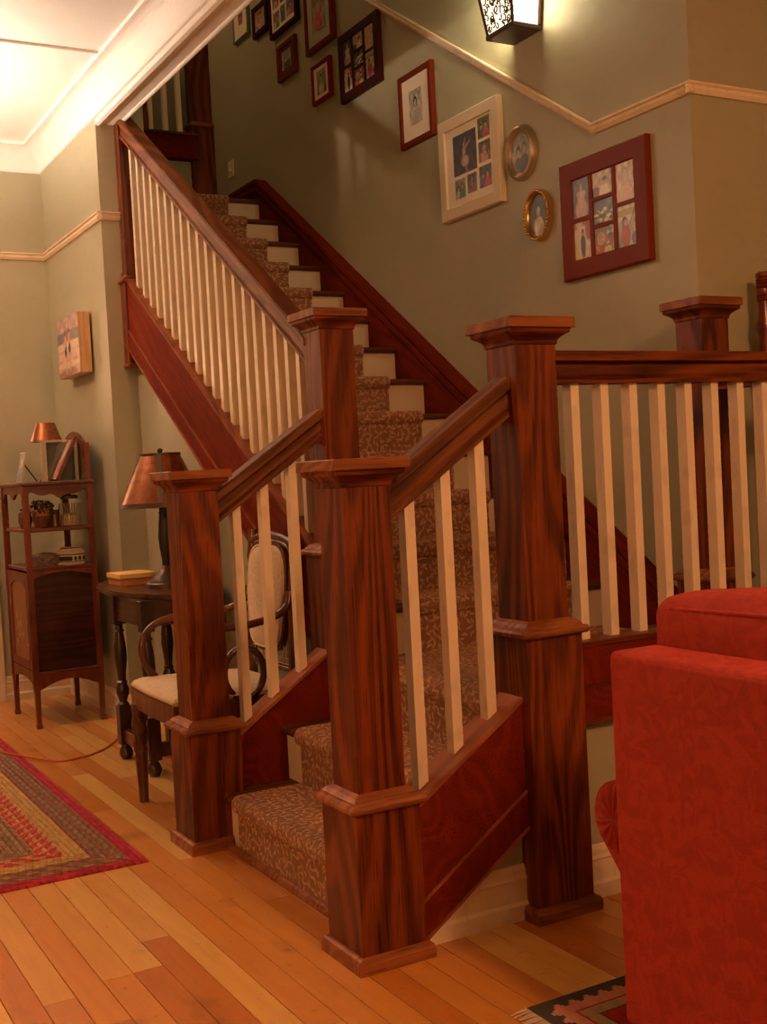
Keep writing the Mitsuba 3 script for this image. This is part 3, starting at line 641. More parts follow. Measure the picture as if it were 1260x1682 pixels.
def ringframe(y0, y1, z0, z1, w, x0, x1, c=.005):
    """mitred frame bars, chamfered, face towards -x at x0"""
    v, f = [], []
    prof = [(0, x1), (0, x0+c), (c, x0), (w-c, x0), (w, x0+c*1.6), (w, x1)]
    for (sy, sz, yy_, zz_) in ((1, 1, y0, z0), (-1, 1, y1, z0), (-1, -1, y1, z1), (1, -1, y0, z1)):
        for d, xx_ in prof: v.append((xx_, yy_+sy*d, zz_+sz*d))
    n = len(prof)
    for k in range(4):
        for i in range(n):
            a_, b_, k2 = k*n+i, k*n+(i+1) % n, (k+1) % 4
            f += [(a_, b_, k2*n+(i+1) % n), (a_, k2*n+(i+1) % n, k2*n+i)]
    return fixn(trimesh.Trimesh(np.array(v), np.array(f), process=False))
def picture(label, y0, y1, z0, z1, w, depth, fm, prints, mount='mat_paper', extra=None, top_light=False):
    """prints: list of (a0,a1,b0,b1,kind) in fractions of the opening, a from the left edge (high y), b from the bottom"""
    t = thing('picture_frame', label, 'picture frame')
    xf = XW-depth
    put('frame', ringframe(y0, y1, z0, z1, w, xf, XW-.001), 'mat_frame_'+fm, t)
    put('mount', box(xf+.010, XW-.004, y0+w-.003, y1-w+.003, z0+w-.003, z1-w+.003), mount, t)
    H, V = (y1-y0-2*w), (z1-z0-2*w)
    for a0, a1, b0_, b1_, kind in prints:
        m, col = print_mesh(y1-w-H*a1, y1-w-H*a0, z0+w+V*b0_, z0+w+V*b1_, xf+.0092, kind)
        put('photo', m, 'mat_print', t, color=col)
    if extra: extra(t, xf, y0+w, y1-w, z0+w, z1-w)
    return t
sc = (XW-1e-9)/3.345     # plane the corners were measured on
def rescale(y0, y1, z0, z1, depth):
    k = (XW-depth)/3.345
    return y0*k, y1*k, EYE+(z0-EYE)*k, EYE+(z1-EYE)*k
SEVEN = [(.0, .285, .51, 1, 'gown'), (.0, .285, .0, .47, 'snow'), (.335, .665, .69, 1, 'blouse'), (.335, .665, .36, .66, 'dogs'), (.335, .665, .0, .33, 'child'), (.715, 1, .53, 1, 'pale'), (.715, 1, .0, .50, 'fishing')]
def bars(fm):
    def fn(t, xf, y0, y1, z0, z1):
        H, V = y1-y0, z1-z0
        put('glazing_bars', cat_([box(xf+.003, xf+.012, y1-H*a1, y1-H*a0, z0+V*b0_, z0+V*b1_) for a0, a1, b0_, b1_ in
             ((.285, .335, 0, 1), (.665, .715, 0, 1), (0, .285, .462, .517), (.335, .665, .655, .70), (.335, .665, .32, .365), (.715, 1, .492, .538))]), 'mat_frame_'+fm, t)
    return fn
y0, y1, z0, z1 = rescale(3.667, 4.231, 2.145, 2.653, .032)
picture('large square mahogany frame holding seven photos, right of the oval frames', y0, y1, z0, z1, .082, .032, 'red', SEVEN, 'mat_back_card', bars('red'))
y0, y1, z0, z1 = rescale(4.675, 5.210, 2.605, 3.112, .035)
picture('large cream white frame with a dancer photo and five small photos', y0, y1, z0, z1, .062, .035, 'white',
        [(.16, .665, .38, .90, 'dance'), (.71, .95, .72, .98, 'garden'), (.71, .95, .42, .68, 'one'), (.70, .95, .10, .37, 'two'), (.17, .39, .08, .33, 'two'), (.44, .64, .10, .34, 'full')])
y0, y1, z0, z1 = rescale(5.251, 5.588, 3.077, 3.463, .028)
picture('tall cherry frame with a small old wedding portrait in a wide mount', y0, y1, z0, z1, .032, .028, 'cherry', [(.26, .72, .22, .78, 'bw')])
y0, y1, z0, z1 = rescale(5.776, 6.250, 3.520, 3.909, .032)
picture('dark red frame with seven snapshots, below the sloping picture rail', y0, y1, z0, z1, .052, .032, 'dark', SEVEN, 'mat_back_card', bars('dark'))
y0, y1, z0, z1 = rescale(6.372, 6.619, 3.616, 3.853, .028)
picture('small bright red frame with one black and white portrait', y0, y1, z0, z1, .024, .028, 'bright', [(.20, .80, .12, .88, 'bw')])
y0, y1, z0, z1 = rescale(6.833, 7.103, 3.906, 4.136, .028)
picture('small brown frame with a sepia couple, lowest on the left', y0, y1, z0, z1, .030, .028, 'brown', [(.18, .82, .16, .84, 'sepia')], 'mat_frame_brown')
y0, y1, z0, z1 = rescale(6.305, 6.673, 3.936, 4.360, .034)
picture('tall brown frame with a grey mount cut by the top edge', y0, y1, z0, z1, .034, .034, 'cherry', [(.22, .78, .18, .84, 'garden')], 'mat_paper_grey',
        lambda t, xf, a0, a1, c0, c1: put('photo', *(lambda mc: (mc[0], 'mat_print', t, None, False, mc[1]))(print_mesh(a0+.24*(a1-a0), a1-.24*(a1-a0), c0+.2*(c1-c0), c0+.82*(c1-c0), xf+.0088, 'one'))))
y0, y1, z0, z1 = rescale(6.779, 7.188, 4.212, 4.540, .032)
picture('dark frame with a cream mount and a grid of six snapshots', y0, y1, z0, z1, .030, .032, 'dark', [(.08, .34, .06, .44, 'two'), (.40, .60, .10, .48, 'full'), (.66, .94, .12, .50, 'garden'), (.08, .34, .54, .92, 'one'), (.40, .60, .56, .94, 'two'), (.66, .94, .58, .95, 'one')])
y0, y1, z0, z1 = rescale(7.219, 7.461, 4.308, 4.511, .030)
picture('small dark frame with a person in red, second from the beam', y0, y1, z0, z1, .036, .030, 'dark', [(.0, 1, .0, 1, 'one')])
y0, y1, z0, z1 = rescale(7.537, 7.796, 4.387, 4.519, .026)
picture('pale green frame with a small photo, nearest the beam', y0, y1, z0, z1-.0+.10, .014, .026, 'green', [(.34, .66, .42, .78, 'one')])
def oval_frame(label, cy, cz, ry, rz, w, fm, kind, beads=False):
    t = thing('oval_frame', label, 'picture frame')
    n = 40; prof = [(1.0, 0), (1.0, .018), (.96, .030), (.88, .034), (.80, .026), (.74, .022), (.72, .014), (.72, 0)]
    v, f = [], []
    for k in range(n):
        a_ = 2*math.pi*k/n
        for s_, d in prof: v.append((XW-.001-d, cy+ry*(1-(1-s_)*w)*math.cos(a_), cz+rz*(1-(1-s_)*w*ry/rz)*math.sin(a_)))
    m_ = len(prof)
    for k in range(n):
        for i in range(m_-1):
            a_, b_ = k*m_+i, k*m_+i+1; c_, d_ = ((k+1) % n)*m_+i, ((k+1) % n)*m_+i+1
            f += [(a_, b_, d_), (a_, d_, c_)]
    put('frame', fixn(trimesh.Trimesh(np.array(v), np.array(f), process=False)), 'mat_'+fm, t, smooth=40)
    s_ = 1-.28*w
    m, col = print_mesh(cy-ry*s_, cy+ry*s_, cz-rz*(1-.28*w*ry/rz), cz+rz*(1-.28*w*ry/rz), XW-.013, kind, oval=True)
    put('photo', m, 'mat_print', t, color=col)
    if beads:
        bs = []
        for k in range(44):
            a_ = 2*math.pi*k/44; q = trimesh.creation.icosphere(subdivisions=1, radius=.0062+.003*(k % 3 == 0)); e = .93
            q.apply_translation((XW-.032, cy+ry*e*math.cos(a_), cz+rz*e*math.sin(a_))); bs.append(q)
        put('beading', cat_(bs), 'mat_'+fm, t, smooth=True)
k_ = 3.375/3.345
oval_frame('plain silver oval frame with an old sepia couple, upper of the two ovals', 4.515*k_, EYE+(2.792-EYE)*k_, .112*k_, .128*k_, 1.15, 'silver', 'sepia')
oval_frame('ornate gilt oval frame with a woman in white, lower of the two ovals', 4.402*k_, EYE+(2.479-EYE)*k_, .096*k_, .118*k_, .9, 'gold', 'bwdark', True)

# wall switch
sw = thing('wall_switch', 'pale switch plate on the dark green wall at the stair top', 'switch')
put('plate', cbox(XW-.008, XW-.0005, 8.03, 8.13, 3.535, 3.658, .003), 'mat_plate', sw)
put('toggle', cbox(XW-.020, XW-.006, 8.066, 8.084, 3.575, 3.605, .002), 'mat_plate', sw)

# wall sconce
sn = thing('wall_sconce', 'lit lantern wall sconce with black filigree on the glass', 'wall lamp')
xs0 = 3.245; yc = 4.475; zb_, zt_ = 3.335, 3.70
def sc_pt(s, t):    # s in corners, t 0 bottom 1 top
    hw = .098+(.150-.098)*t; dep = (XW-.012)-(xs0-.045*t)
    return hw, (XW-.012)-dep
def panel(c4): return trimesh.Trimesh(np.array(c4), np.array([(0, 1, 2), (0, 2, 3)]), process=False)
hw0, xf0 = sc_pt(0, 0); hw1, xf1 = sc_pt(0, 1)
em = lambda v: {'type': 'area', 'sampling_weight': .6, 'radiance': {'type': 'rgb', 'value': v}}
put('glass_panel', panel([(xf0, yc+hw0, zb_), (xf0, yc-hw0, zb_), (xf1, yc-hw1, zt_), (xf1, yc+hw1, zt_)][::-1] if 0 else [(xf0, yc-hw0, zb_), (xf1, yc-hw1, zt_), (xf1, yc+hw1, zt_), (xf0, yc+hw0, zb_)]), 'mat_plate', sn, emitter=em([.80, .62, .30]), label='glowing front panel')
for sgn in (1, -1):
    c4 = [(xf0+.003, yc+sgn*hw0, zb_), (XW-.02, yc+sgn*hw0, zb_), (XW-.02, yc+sgn*hw1, zt_), (xf1+.003, yc+sgn*hw1, zt_)]
    if sgn < 0: c4 = c4
    else: c4 = c4[::-1]
    put('glass_panel', panel(c4), 'mat_plate', sn, emitter=em([6.5, 5.3, 3.0]))
bars_ = []
for sgn in (1, -1):
    bars_.append(tube([(xf0-.002, yc+sgn*hw0, zb_), (xf1-.002, yc+sgn*hw1, zt_)], .0075, 6))
    bars_.append(tube([(XW-.012, yc+sgn*(hw0+.004), zb_), (XW-.012, yc+sgn*(hw1+.004), zt_)], .010, 6))
put('frame', cat_(bars_), 'mat_iron', sn)
put('bottom_plate', cat_([cbox(xf0-.010, XW-.002, yc-hw0-.010, yc+hw0+.010, zb_-.022, zb_, .003), lathe([(0, -.012), (.008, -.008), (.008, .0)], (xf0+XW)/2, yc-.05, zb_-.02, 10)]), 'mat_iron', sn)
put('top_plate', cbox(xf1-.012, XW-.002, yc-hw1-.012, yc+hw1+.012, zt_, zt_+.02, .003), 'mat_iron', sn)
fil = []
for i in range(120):
    t_ = PIC.random(); hw, xf = sc_pt(0, t_); c_ = PIC.uniform(-.9, .9)*hw; r_ = PIC.uniform(.010, .024)
    a0 = PIC.random()*6.28; aa = np.linspace(a0, a0+PIC.uniform(3.2, 5.6), 9); z_ = zb_+t_*(zt_-zb_)
    rr = r_*np.linspace(1, .35, 9)
    P = np.stack([np.full(9, 0.), yc+np.clip(c_+rr*np.cos(aa), -hw, hw), np.clip(z_+rr*np.sin(aa), zb_, zt_)], 1)
    P[:, 0] = xs0-.045*(P[:, 2]-zb_)/(zt_-zb_)-.003
    fil.append(tube(P, .0027, 5))
put('filigree', cat_(fil), 'mat_iron', sn, stuff=True, label='black scrolling filigree over the front glass')

# canvas print on the left wall
cp = thing('canvas_print', 'deep-edged beach photo block of two figures walking into the surf, on the left wall', 'picture')
m, col = print_mesh(6.815, 7.29, 2.008, 2.357, 1.8593, 'beach', 40, 40)
put('block', cbox(1.86, 1.930, 6.815, 7.29, 2.008, 2.357, .002), 'mat_pale_wood', cp)
put('photo', m, 'mat_print', cp, color=col)
put('hanger', box(1.929, XL, 6.95, 7.15, 2.15, 2.2), 'mat_back_card', cp)

# ------------------------------------------------------------------ display cabinet
cb = thing('display_cabinet', 'slender mahogany display cabinet with open shelves in the corner', 'cabinet')
cx0, cx1, cy0, cy1 = 1.472, 1.868, 6.745, 7.335
zt = 1.388
def leg(x, y, top):
    h = .0155
    m = squares(x, y, [(h*.9, 0), (h*1.05, .02), (h*.8, .03), (h, .22), (h, top)])
    return m
for (lx, ly) in ((cx0+.016, cy0+.016), (cx1-.016, cy0+.016), (cx0+.016, cy1-.016), (cx1-.016, cy1-.016)):
    put('post', leg(lx, ly, zt-.02), 'mat_mahogany_z', cb)
    put('post_bead', cat_([box(lx-.004, lx+.004, ly-.0185, ly+.0185, .22, zt-.05), box(lx-.0185, lx+.0185, ly-.004, ly+.004, .22, zt-.05)]), 'mat_mahogany_z', cb)
put('top', cbox(cx0-.014, cx1+.012, cy0-.016, cy1+.014, zt-.022, zt, .006), 'mat_mahogany', cb)
put('shelf', cbox(cx0+.01, cx1-.01, cy0+.006, cy1-.006, 1.105, 1.124, .003), 'mat_mahogany', cb)
put('shelf', cbox(cx0+.01, cx1-.01, cy0+.006, cy1-.006, .885, .906, .003), 'mat_mahogany', cb)
put('bottom', cbox(cx0+.01, cx1-.01, cy0+.006, cy1-.006, .30, .318, .003), 'mat_mahogany', cb)
def apron(a0, a1, z_top, fn, n=24):
    xs = np.linspace(a0, a1, n); return [(a0, z_top), (a1, z_top)]+[(q, fn((q-a0)/(a1-a0))) for q in xs[::-1]]
wave = lambda t: 1.322-.040*math.exp(-((t-.52)/.10)**2)+.012*math.cos(2*math.pi*2*(t-.5))-.022*(abs(t-.5) > .46)
put('apron', prism(apron(cx0+.03, cx1-.03, zt-.02, wave), 'y', cy0+.006, cy0+.022), 'mat_mahogany', cb)
put('apron', prism(apron(cx0+.03, cx1-.03, .886, lambda t: .845+.030*math.sin(math.pi*t)), 'y', cy0+.006, cy0+.022), 'mat_mahogany_z', cb)
put('apron', prism(apron(cx0+.03, cx1-.03, .302, lambda t: .215+.050*math.sin(math.pi*t)), 'y', cy0+.004, cy0+.022), 'mat_mahogany_z', cb)
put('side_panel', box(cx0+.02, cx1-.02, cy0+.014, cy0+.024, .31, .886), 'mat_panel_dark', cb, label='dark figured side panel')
put('side_panel', box(cx0+.02, cx1-.02, cy1-.024, cy1-.014, .31, .886), 'mat_mahogany', cb)
put('back_panel', box(cx1-.022, cx1-.012, cy0+.02, cy1-.02, .31, .886), 'mat_mahogany', cb)
for za in (zt-.02,):
    put('front_apron', prism(apron(cy0+.03, cy1-.03, za, lambda t: 1.325-.035*math.exp(-((t-.5)/.09)**2)-.03*(t > .93)-.03*(t < .07)), 'x', cx0+.006, cx0+.02), 'mat_mahogany_z', cb)
put('front_apron', prism(apron(cy0+.03, cy1-.03, .32, lambda t: .235+.035*math.sin(math.pi*t)-.05*(t > .92)-.05*(t < .08)), 'x', cx0+.006, cx0+.02), 'mat_mahogany_z', cb)
def door_inlay(p, n, uv):
    q = smoothstep(.5, .75, noise(p.y*26, p.z*26, 3))*smoothstep(.70, .55, p.z)
    return mix((.23, .075, .028), mi.Color3f(.34, .15, .06)*(.6+.7*noise(p.y*50, p.z*50, 8)), q)
mat('inlay', mikit.proc(door_inlay), .35, clearcoat=.4)
dy0, dy1 = cy0+.032, cy1-.032
arch = Polygon([(dy0+.07, .375), (dy1-.07, .375)]+[((dy0+dy1)/2+(dy1-dy0-.14)/2*math.cos(q), .77+.055*math.sin(q)) for q in np.linspace(0, math.pi, 17)])
door = put('door', prism(Polygon([(dy0, .325), (dy1, .325), (dy1, .875), (dy0, .875)]).difference(arch), 'x', cx0+.004, cx0+.022), 'mat_mahogany_z', cb)
put('inlaid_panel', prism(arch.buffer(.004), 'x', cx0+.010, cx0+.020), 'mat_inlay', door, label='door panel inlaid with flowers')
bk = Polygon([(cy0+.015, zt-.005), (cy1-.015, zt-.005), (cy1-.015, 1.59), (cy1-.05, 1.592)]+[(yy, 1.60+.075*math.sin(math.pi*(yy-cy0-.05)/(cy1-cy0-.1))) for yy in np.linspace(cy1-.06, cy0+.06, 14)]+[(cy0+.05, 1.592), (cy0+.015, 1.59)])
put('back_splash', prism(bk, 'x', cx1-.024, cx1-.008), 'mat_mahogany', cb, label='arched back board above the top')
put('back_splash_edge', cat_([cbox(cx1-.032, cx1-.004, cy0+.004, cy0+.030, zt-.003, 1.60, .003), cbox(cx1-.032, cx1-.004, cy1-.030, cy1-.004, zt-.003, 1.60, .003)]), 'mat_mahogany_z', cb)
put('lattice', cat_([box(cx0+.012, cx0+.018, cy0+.26, cy1-.22, .93-.02, .935)]), 'mat_mahogany_z', cb) if 0 else None

# on the cabinet
sl = thing('small_lamp', 'small table lamp with a copper shade at the back of the cabinet top', 'lamp')
put('shade', lathe([(.092, 0), (.090, .004), (.052, .108), (.048, .108), (.086, .004), (.092, 0)], 1.69, 7.03, 1.622, 32), 'mat_copper', sl, smooth=40)
put('stem', lathe([(.0, 0), (.05, 0), (.05, .01), (.012, .03), (.010, .24), (0, .24)], 1.69, 7.03, zt, 16), 'mat_bronze', sl, smooth=40)
gb = thing('glass_box', 'metal edged green glass box standing on the cabinet behind the leaning photo', 'box')
put('glass_body', cbox(1.640, 1.830, 6.905, 6.955, zt+.002, 1.618, .002), 'mat_dark_glass', gb)
put('metal_edges', cat_([box(1.630, 1.655, 6.898, 6.960, zt, 1.624), box(1.815, 1.834, 6.898, 6.960, zt, 1.624), box(1.630, 1.834, 6.898, 6.960, 1.612, 1.626)]), 'mat_steel', gb)
lp = thing('photo_frame', 'wooden photo frame leaning against the green glass box', 'picture frame')
def leaning(x0, y0, y1, z0, h, lean, th, w):
    """frame standing on z0 facing -x, leaning back to +x"""
    m1 = ringframe(y0, y1, 0, h, w, 0, th, .002); m2 = box(.004, th, y0+w-.002, y1-w+.002, w-.002, h-w+.002)
    pm, col = print_mesh(y0+w, y1-w, w, h-w, .0035, 'one', 14, 18)
    M = trimesh.transformations.rotation_matrix(lean, [0, 1, 0])
    for q in (m1, m2, pm): q.apply_transform(M); q.apply_translation((x0, 0, z0+th*math.sin(lean)))
    return m1, m2, pm, col
m1, m2, pm, col = leaning(1.665, 6.765, 6.895, zt, .275, .46, .022, .024)
put('frame', m1, 'mat_chair_wood', lp); put('backing', m2, 'mat_back_card', lp); put('photo', pm, 'mat_print', lp, color=col)
ep = thing('photo_frame', 'small metal photo frame on an easel strut at the front of the cabinet top', 'picture frame')
m1, m2, pm, col = leaning(1.487, 6.84, 6.985, zt, .175, .22, .008, .008)
put('frame', m1, 'mat_steel', ep); put('backing', m2, 'mat_back_card', ep); put('photo', pm, 'mat_print', ep, color=col)
put('strut', tube([(1.528, 6.90, zt+.10), (1.592, 6.90, zt+.004)], .004, 6), 'mat_black_metal', ep)

pt = thing('flower_pot', 'terracotta flower pot with dry flowers on the upper shelf', 'plant pot')
put('pot', lathe([(0, .002), (.036, .002), (.050, .040), (.052, .074), (.046, .074), (0, .07)], 1.602, 6.90, 1.124, 24), 'mat_brown_glaze', pt, smooth=40)
put('rim', lathe([(.053, .068), (.055, .070), (.055, .104), (.050, .106), (.046, .10), (.046, .07), (.053, .068)], 1.602, 6.90, 1.124, 24), 'mat_terracotta', pt, smooth=40, label='orange terracotta rim band')
lv = []
for i in range(150):
    a_, r_, z_ = rnd.random()*6.28, rnd.random()**.6*.082, rnd.uniform(.090, .172)
    q = trimesh.creation.icosphere(subdivisions=0, radius=rnd.uniform(.005, .011)); q.apply_scale((1, .5, 1.3)); q.apply_transform(trimesh.transformations.random_rotation_matrix(np.array([rnd.random() for _ in range(3)])))
    q.apply_translation((1.602+r_*math.cos(a_), 6.90+r_*math.sin(a_), 1.124+z_*(1-.2*r_/.075))); lv.append(q)
put('foliage', cat_(lv[:132]), 'mat_dark_leaf', pt, stuff=True); put('flowers', cat_(lv[132:]), 'mat_petal', pt, stuff=True)
put('stems', cat_([tube([(1.602, 6.90, 1.20), (1.602+.05*math.cos(q), 6.90+.05*math.sin(q), 1.26)], .0018, 5) for q in np.linspace(0, 6.28, 12)]), 'mat_dark_leaf', pt)
single('glazed_jug', cat_([lathe([(0, .002), (.028, .002), (.040, .04), (.036, .085), (.026, .10), (.028, .112), (.022, .112), (.022, .1), (.032, .08), (0, .01)], 1.545, 7.05, 1.124, 20)]), 'mat_brown_glaze', 'brown glazed jug behind the flower pot on the upper shelf', 'jug', smooth=40)
jr = thing('storage_jar', 'ribbed glass jar half full of grain with a dark lid on the upper shelf', 'jar')
put('glass', lathe([(.058, .003), (.060, .006), (.060, .135), (.048, .150), (.046, .160)], 1.768, 6.90, 1.124, 28), 'mat_jar_glass', jr, smooth=40)
put('ribs', cat_([tube([(1.768+.0605*math.cos(q), 6.90+.0605*math.sin(q), 1.132), (1.768+.0605*math.cos(q), 6.90+.0605*math.sin(q), 1.258)], .0018, 5) for q in np.linspace(0, 2*math.pi, 28, endpoint=False)]), 'mat_steel', jr, stuff=True)
put('lid', lathe([(0, .158), (.050, .158), (.050, .176), (.044, .180), (.012, .181), (.012, .192), (0, .194)], 1.768, 6.90, 1.124, 24), 'mat_bronze', jr, smooth=40)
put('grain', lathe([(0, .006), (.054, .006), (.055, .062), (.03, .075), (0, .07)], 1.768, 6.90, 1.124, 20), 'mat_grain_food', jr, smooth=40)
single('glass_tumbler', lathe([(0, .002), (.036, .002), (.028, .09), (.030, .098), (.026, .098), (.024, .09), (.030, .01), (0, .01)], 1.69, 6.95, 1.124, 20), 'mat_brown_glaze', 'brown glass tumbler between the flower pot and the jar', 'glass', smooth=40)
hb = thing('tiled_box', 'black and cream tiled hexagonal box with a lid on the lower shelf', 'box')
hx = lambda r: Polygon([(1.752+r*math.cos(q), 6.87+r*math.sin(q)) for q in np.arange(6)*math.pi/3+.26])
put('body', prism(hx(.088), 'z', .906, .966), 'mat_ivory_box', hb)
lid = trimesh.convex.convex_hull(np.vstack([np.c_[np.array(hx(.092).exterior.coords), np.full(7, .968)], np.c_[np.array(hx(.092).exterior.coords), np.full(7, .976)], np.c_[np.array(hx(.058).exterior.coords), np.full(7, 1.004)]]))
put('lid', lid, 'mat_ivory_box', hb)
wb = thing('woven_basket', 'low dark woven basket with a lid on the lower shelf', 'basket')
put('body', lathe([(0, 0), (.075, 0), (.086, .03), (.084, .05), (0, .05)], 1.600, 6.88, .906, 28), 'mat_woven', wb, smooth=40)
put('lid', lathe([(.089, .050), (.088, .060), (.05, .072), (.012, .075), (0, .08), ], 1.600, 6.88, .906, 28), 'mat_woven', wb, smooth=40)

# ------------------------------------------------------------------ gateleg table
tb = thing('side_table', 'dark oval gateleg table with turned legs against the wall under the stairs', 'table')
el = Point(0, 0).buffer(1, 32); import shapely.affinity as aff
def tops(dx): return aff.translate(aff.scale(el, .258+dx, .60+dx), 1.880, 5.74).intersection(sbox(1.0, 4.0, 2.088+min(dx, 0), 7))
put('top', cat_([prism(tops(0), 'z', .818, .828), prism(tops(-.006), 'z', .828, .834), prism(tops(-.008), 'z', .810, .818)]), 'mat_table_top', tb)
ax0, ax1, ay0, ay1 = 1.668, 2.02, 5.275, 5.71
for q in ((ax0-.014, ax0+.014, ay0, ay1), (ax1-.014, ax1+.014, ay0, ay1), (ax0, ax1, ay0-.014, ay0+.014), (ax0, ax1, ay1-.014, ay1+.014)): put('apron', box(*q, .690, .812), 'mat_table_top', tb)
LEG = [(0, 0), (.022, 0), (.032, .018), (.034, .035), (.026, .055), (.018, .066), (.020, .076), (.0, .076)]
LEG2 = [(0, .262), (.024, .262), (.028, .272), (.018, .284), (.021, .296), (.031, .325), (.032, .345), (.022, .372), (.026, .380), (.018, .388), (.022, .43), (.031, .50), (.028, .56), (.019, .625), (.026, .633), (.019, .642), (.018, .66), (.030, .67), (.0, .672)]
def tleg(x, y):
    return cat_([lathe(LEG, x, y, 0, 16), cbox(x-.031, x+.031, y-.031, y+.031, .074, .264, .003), lathe(LEG2, x, y, 0, 16), cbox(x-.031, x+.031, y-.031, y+.031, .668, .812, .003)])
for lx, ly in ((ax0, ay1), (ax0, ay0), (ax1, ay1), (ax1, ay0)):
    put('leg', tleg(lx, ly), 'mat_table_wood', tb, smooth=35)
for q in (ax0, ax1): put('stretcher', cbox(q-.016, q+.016, ay0, ay1, .085, .150, .003), 'mat_table_top', tb)
put('stretcher', cbox(ax0, ax1, ay0-.016, ay0+.016, .085, .150, .003), 'mat_table_top', tb)
put('gate_rail', cbox(1.70, 1.95, 5.845, 5.875, .165, .215, .003), 'mat_table_wood', tb)
put('gate_leg', cat_([cbox(1.93, 1.99, 5.83, 5.89, 0, .29, .003), lathe([(r_, z_+.02) for r_, z_ in LEG2], 1.96, 5.86, 0, 14), cbox(1.93, 1.99, 5.83, 5.89, .68, .809, .003)]), 'mat_table_wood', tb, smooth=35)

lm = thing('table_lamp', 'table lamp with a wide copper shade and black turned stem on the oval table', 'lamp')
lx, ly, lz = 1.893, 5.60, .834
def sweep_shade(r0, r1, z0_, z1_, a0, a1): 
    n = 28; v, f = [], []
    for k in range(n+1):
        a_ = a0+(a1-a0)*k/n
        for r_, z_ in ((r0, z0_), (r1, z1_), (r1-.004, z1_), (r0-.004, z0_)): v.append((lx+r_*math.cos(a_), ly+r_*math.sin(a_), z_))
    for k in range(n):
        for i in range(4):
            a_, b_ = 4*k+i, 4*k+(i+1) % 4; f += [(a_, b_, b_+4), (a_, b_+4, a_+4)]
    return fixn(trimesh.Trimesh(np.array(v), np.array(f), process=False))
sh = put('shade', sweep_shade(.204, .094, 1.240, 1.486, 0, 2*math.pi), 'mat_copper', lm, smooth=40)
put('rim', cat_([lathe([(.208, -.012), (.2095, -.010), (.2035, .012), (.200, .012), (.206, -.012), (.208, -.012)], lx, ly, 1.240, 40), lathe([(.099, -.006), (.0995, .004), (.094, .006), (.090, .002), (.099, -.006)], lx, ly, 1.486, 40)]), 'mat_bronze', sh, smooth=40)
ss = []
for a_ in (-math.pi*.62, -math.pi*.62+math.pi/2, -math.pi*.62+math.pi, -math.pi*.62+1.5*math.pi):
    q_ = sweep_shade(.2062, .0962, 1.240, 1.486, a_-.05, a_+.05); V_ = np.array(q_.vertices)
    t_ = np.array([-math.sin(a_), math.cos(a_)]); w_ = (V_[:, :2]-[lx, ly])@t_; rr_ = np.hypot(V_[:, 0]-lx, V_[:, 1]-ly)
    V_[:, :2] += np.outer(w_*(.24/np.maximum(rr_, .09)-1.0), t_); q_.vertices = V_; ss.append(q_)
mat('grey_strip', (.10, .085, .07), .5, .3)
put('seam_strip', cat_(ss), 'mat_grey_strip', sh, label='dark strip down the shade')
put('base', lathe([(0, 0), (.107, 0), (.107, .022), (.100, .028), (.098, .036), (.074, .048), (.062, .062), (.040, .074), (.030, .095), (.022, .108), (0, .108)], lx, ly, lz, 36), 'mat_bronze', lm, smooth=40)
fl = []
for k in range(10): fl.append(0)
stem_p = [(0, .10), (.018, .10), (.021, .112), (.020, .13), (.030, .20), (.033, .245), (.028, .31), (.021, .36), (.026, .366), (.020, .372), (.022, .385), (.016, .392), (.016, .41), (.010, .42), (.010, .65), (0, .65)]
sm = lathe(stem_p, lx, ly, lz, 40)
V = np.array(sm.vertices); rr = np.hypot(V[:, 0]-lx, V[:, 1]-ly); th = np.arctan2(V[:, 1]-ly, V[:, 0]-lx); hz = V[:, 2]-lz
fluted = (hz > .14) & (hz < .35); k_ = np.where(fluted, 1-.07*(np.cos(10*th) < -.3), 1); V[:, 0] = lx+(V[:, 0]-lx)*k_; V[:, 1] = ly+(V[:, 1]-ly)*k_; sm.vertices = V
put('stem', sm, 'mat_black_metal', lm, smooth=35)
put('finial', lathe([(0, 0), (.006, 0), (.006, .008), (.013, .016), (.012, .026), (0, .032)], lx, ly, 1.484, 14), 'mat_black_metal', lm, smooth=40)
put('spider', cat_([tube([(lx-.092, ly, 1.483), (lx+.092, ly, 1.483)], .003, 6), tube([(lx, ly-.092, 1.483), (lx, ly+.092, 1.483)], .003, 6)]), 'mat_black_metal', lm)
single('book', cbox(1.735, 1.925, 5.86, 6.08, .834, .872, .003), 'mat_book_a', 'brown book lying on the oval table under the pale one', 'book')
single('book', cbox(1.725, 1.915, 5.84, 6.07, .872, .896, .002), 'mat_book_b', 'pale gold book on top of the brown book behind the lamp', 'book')

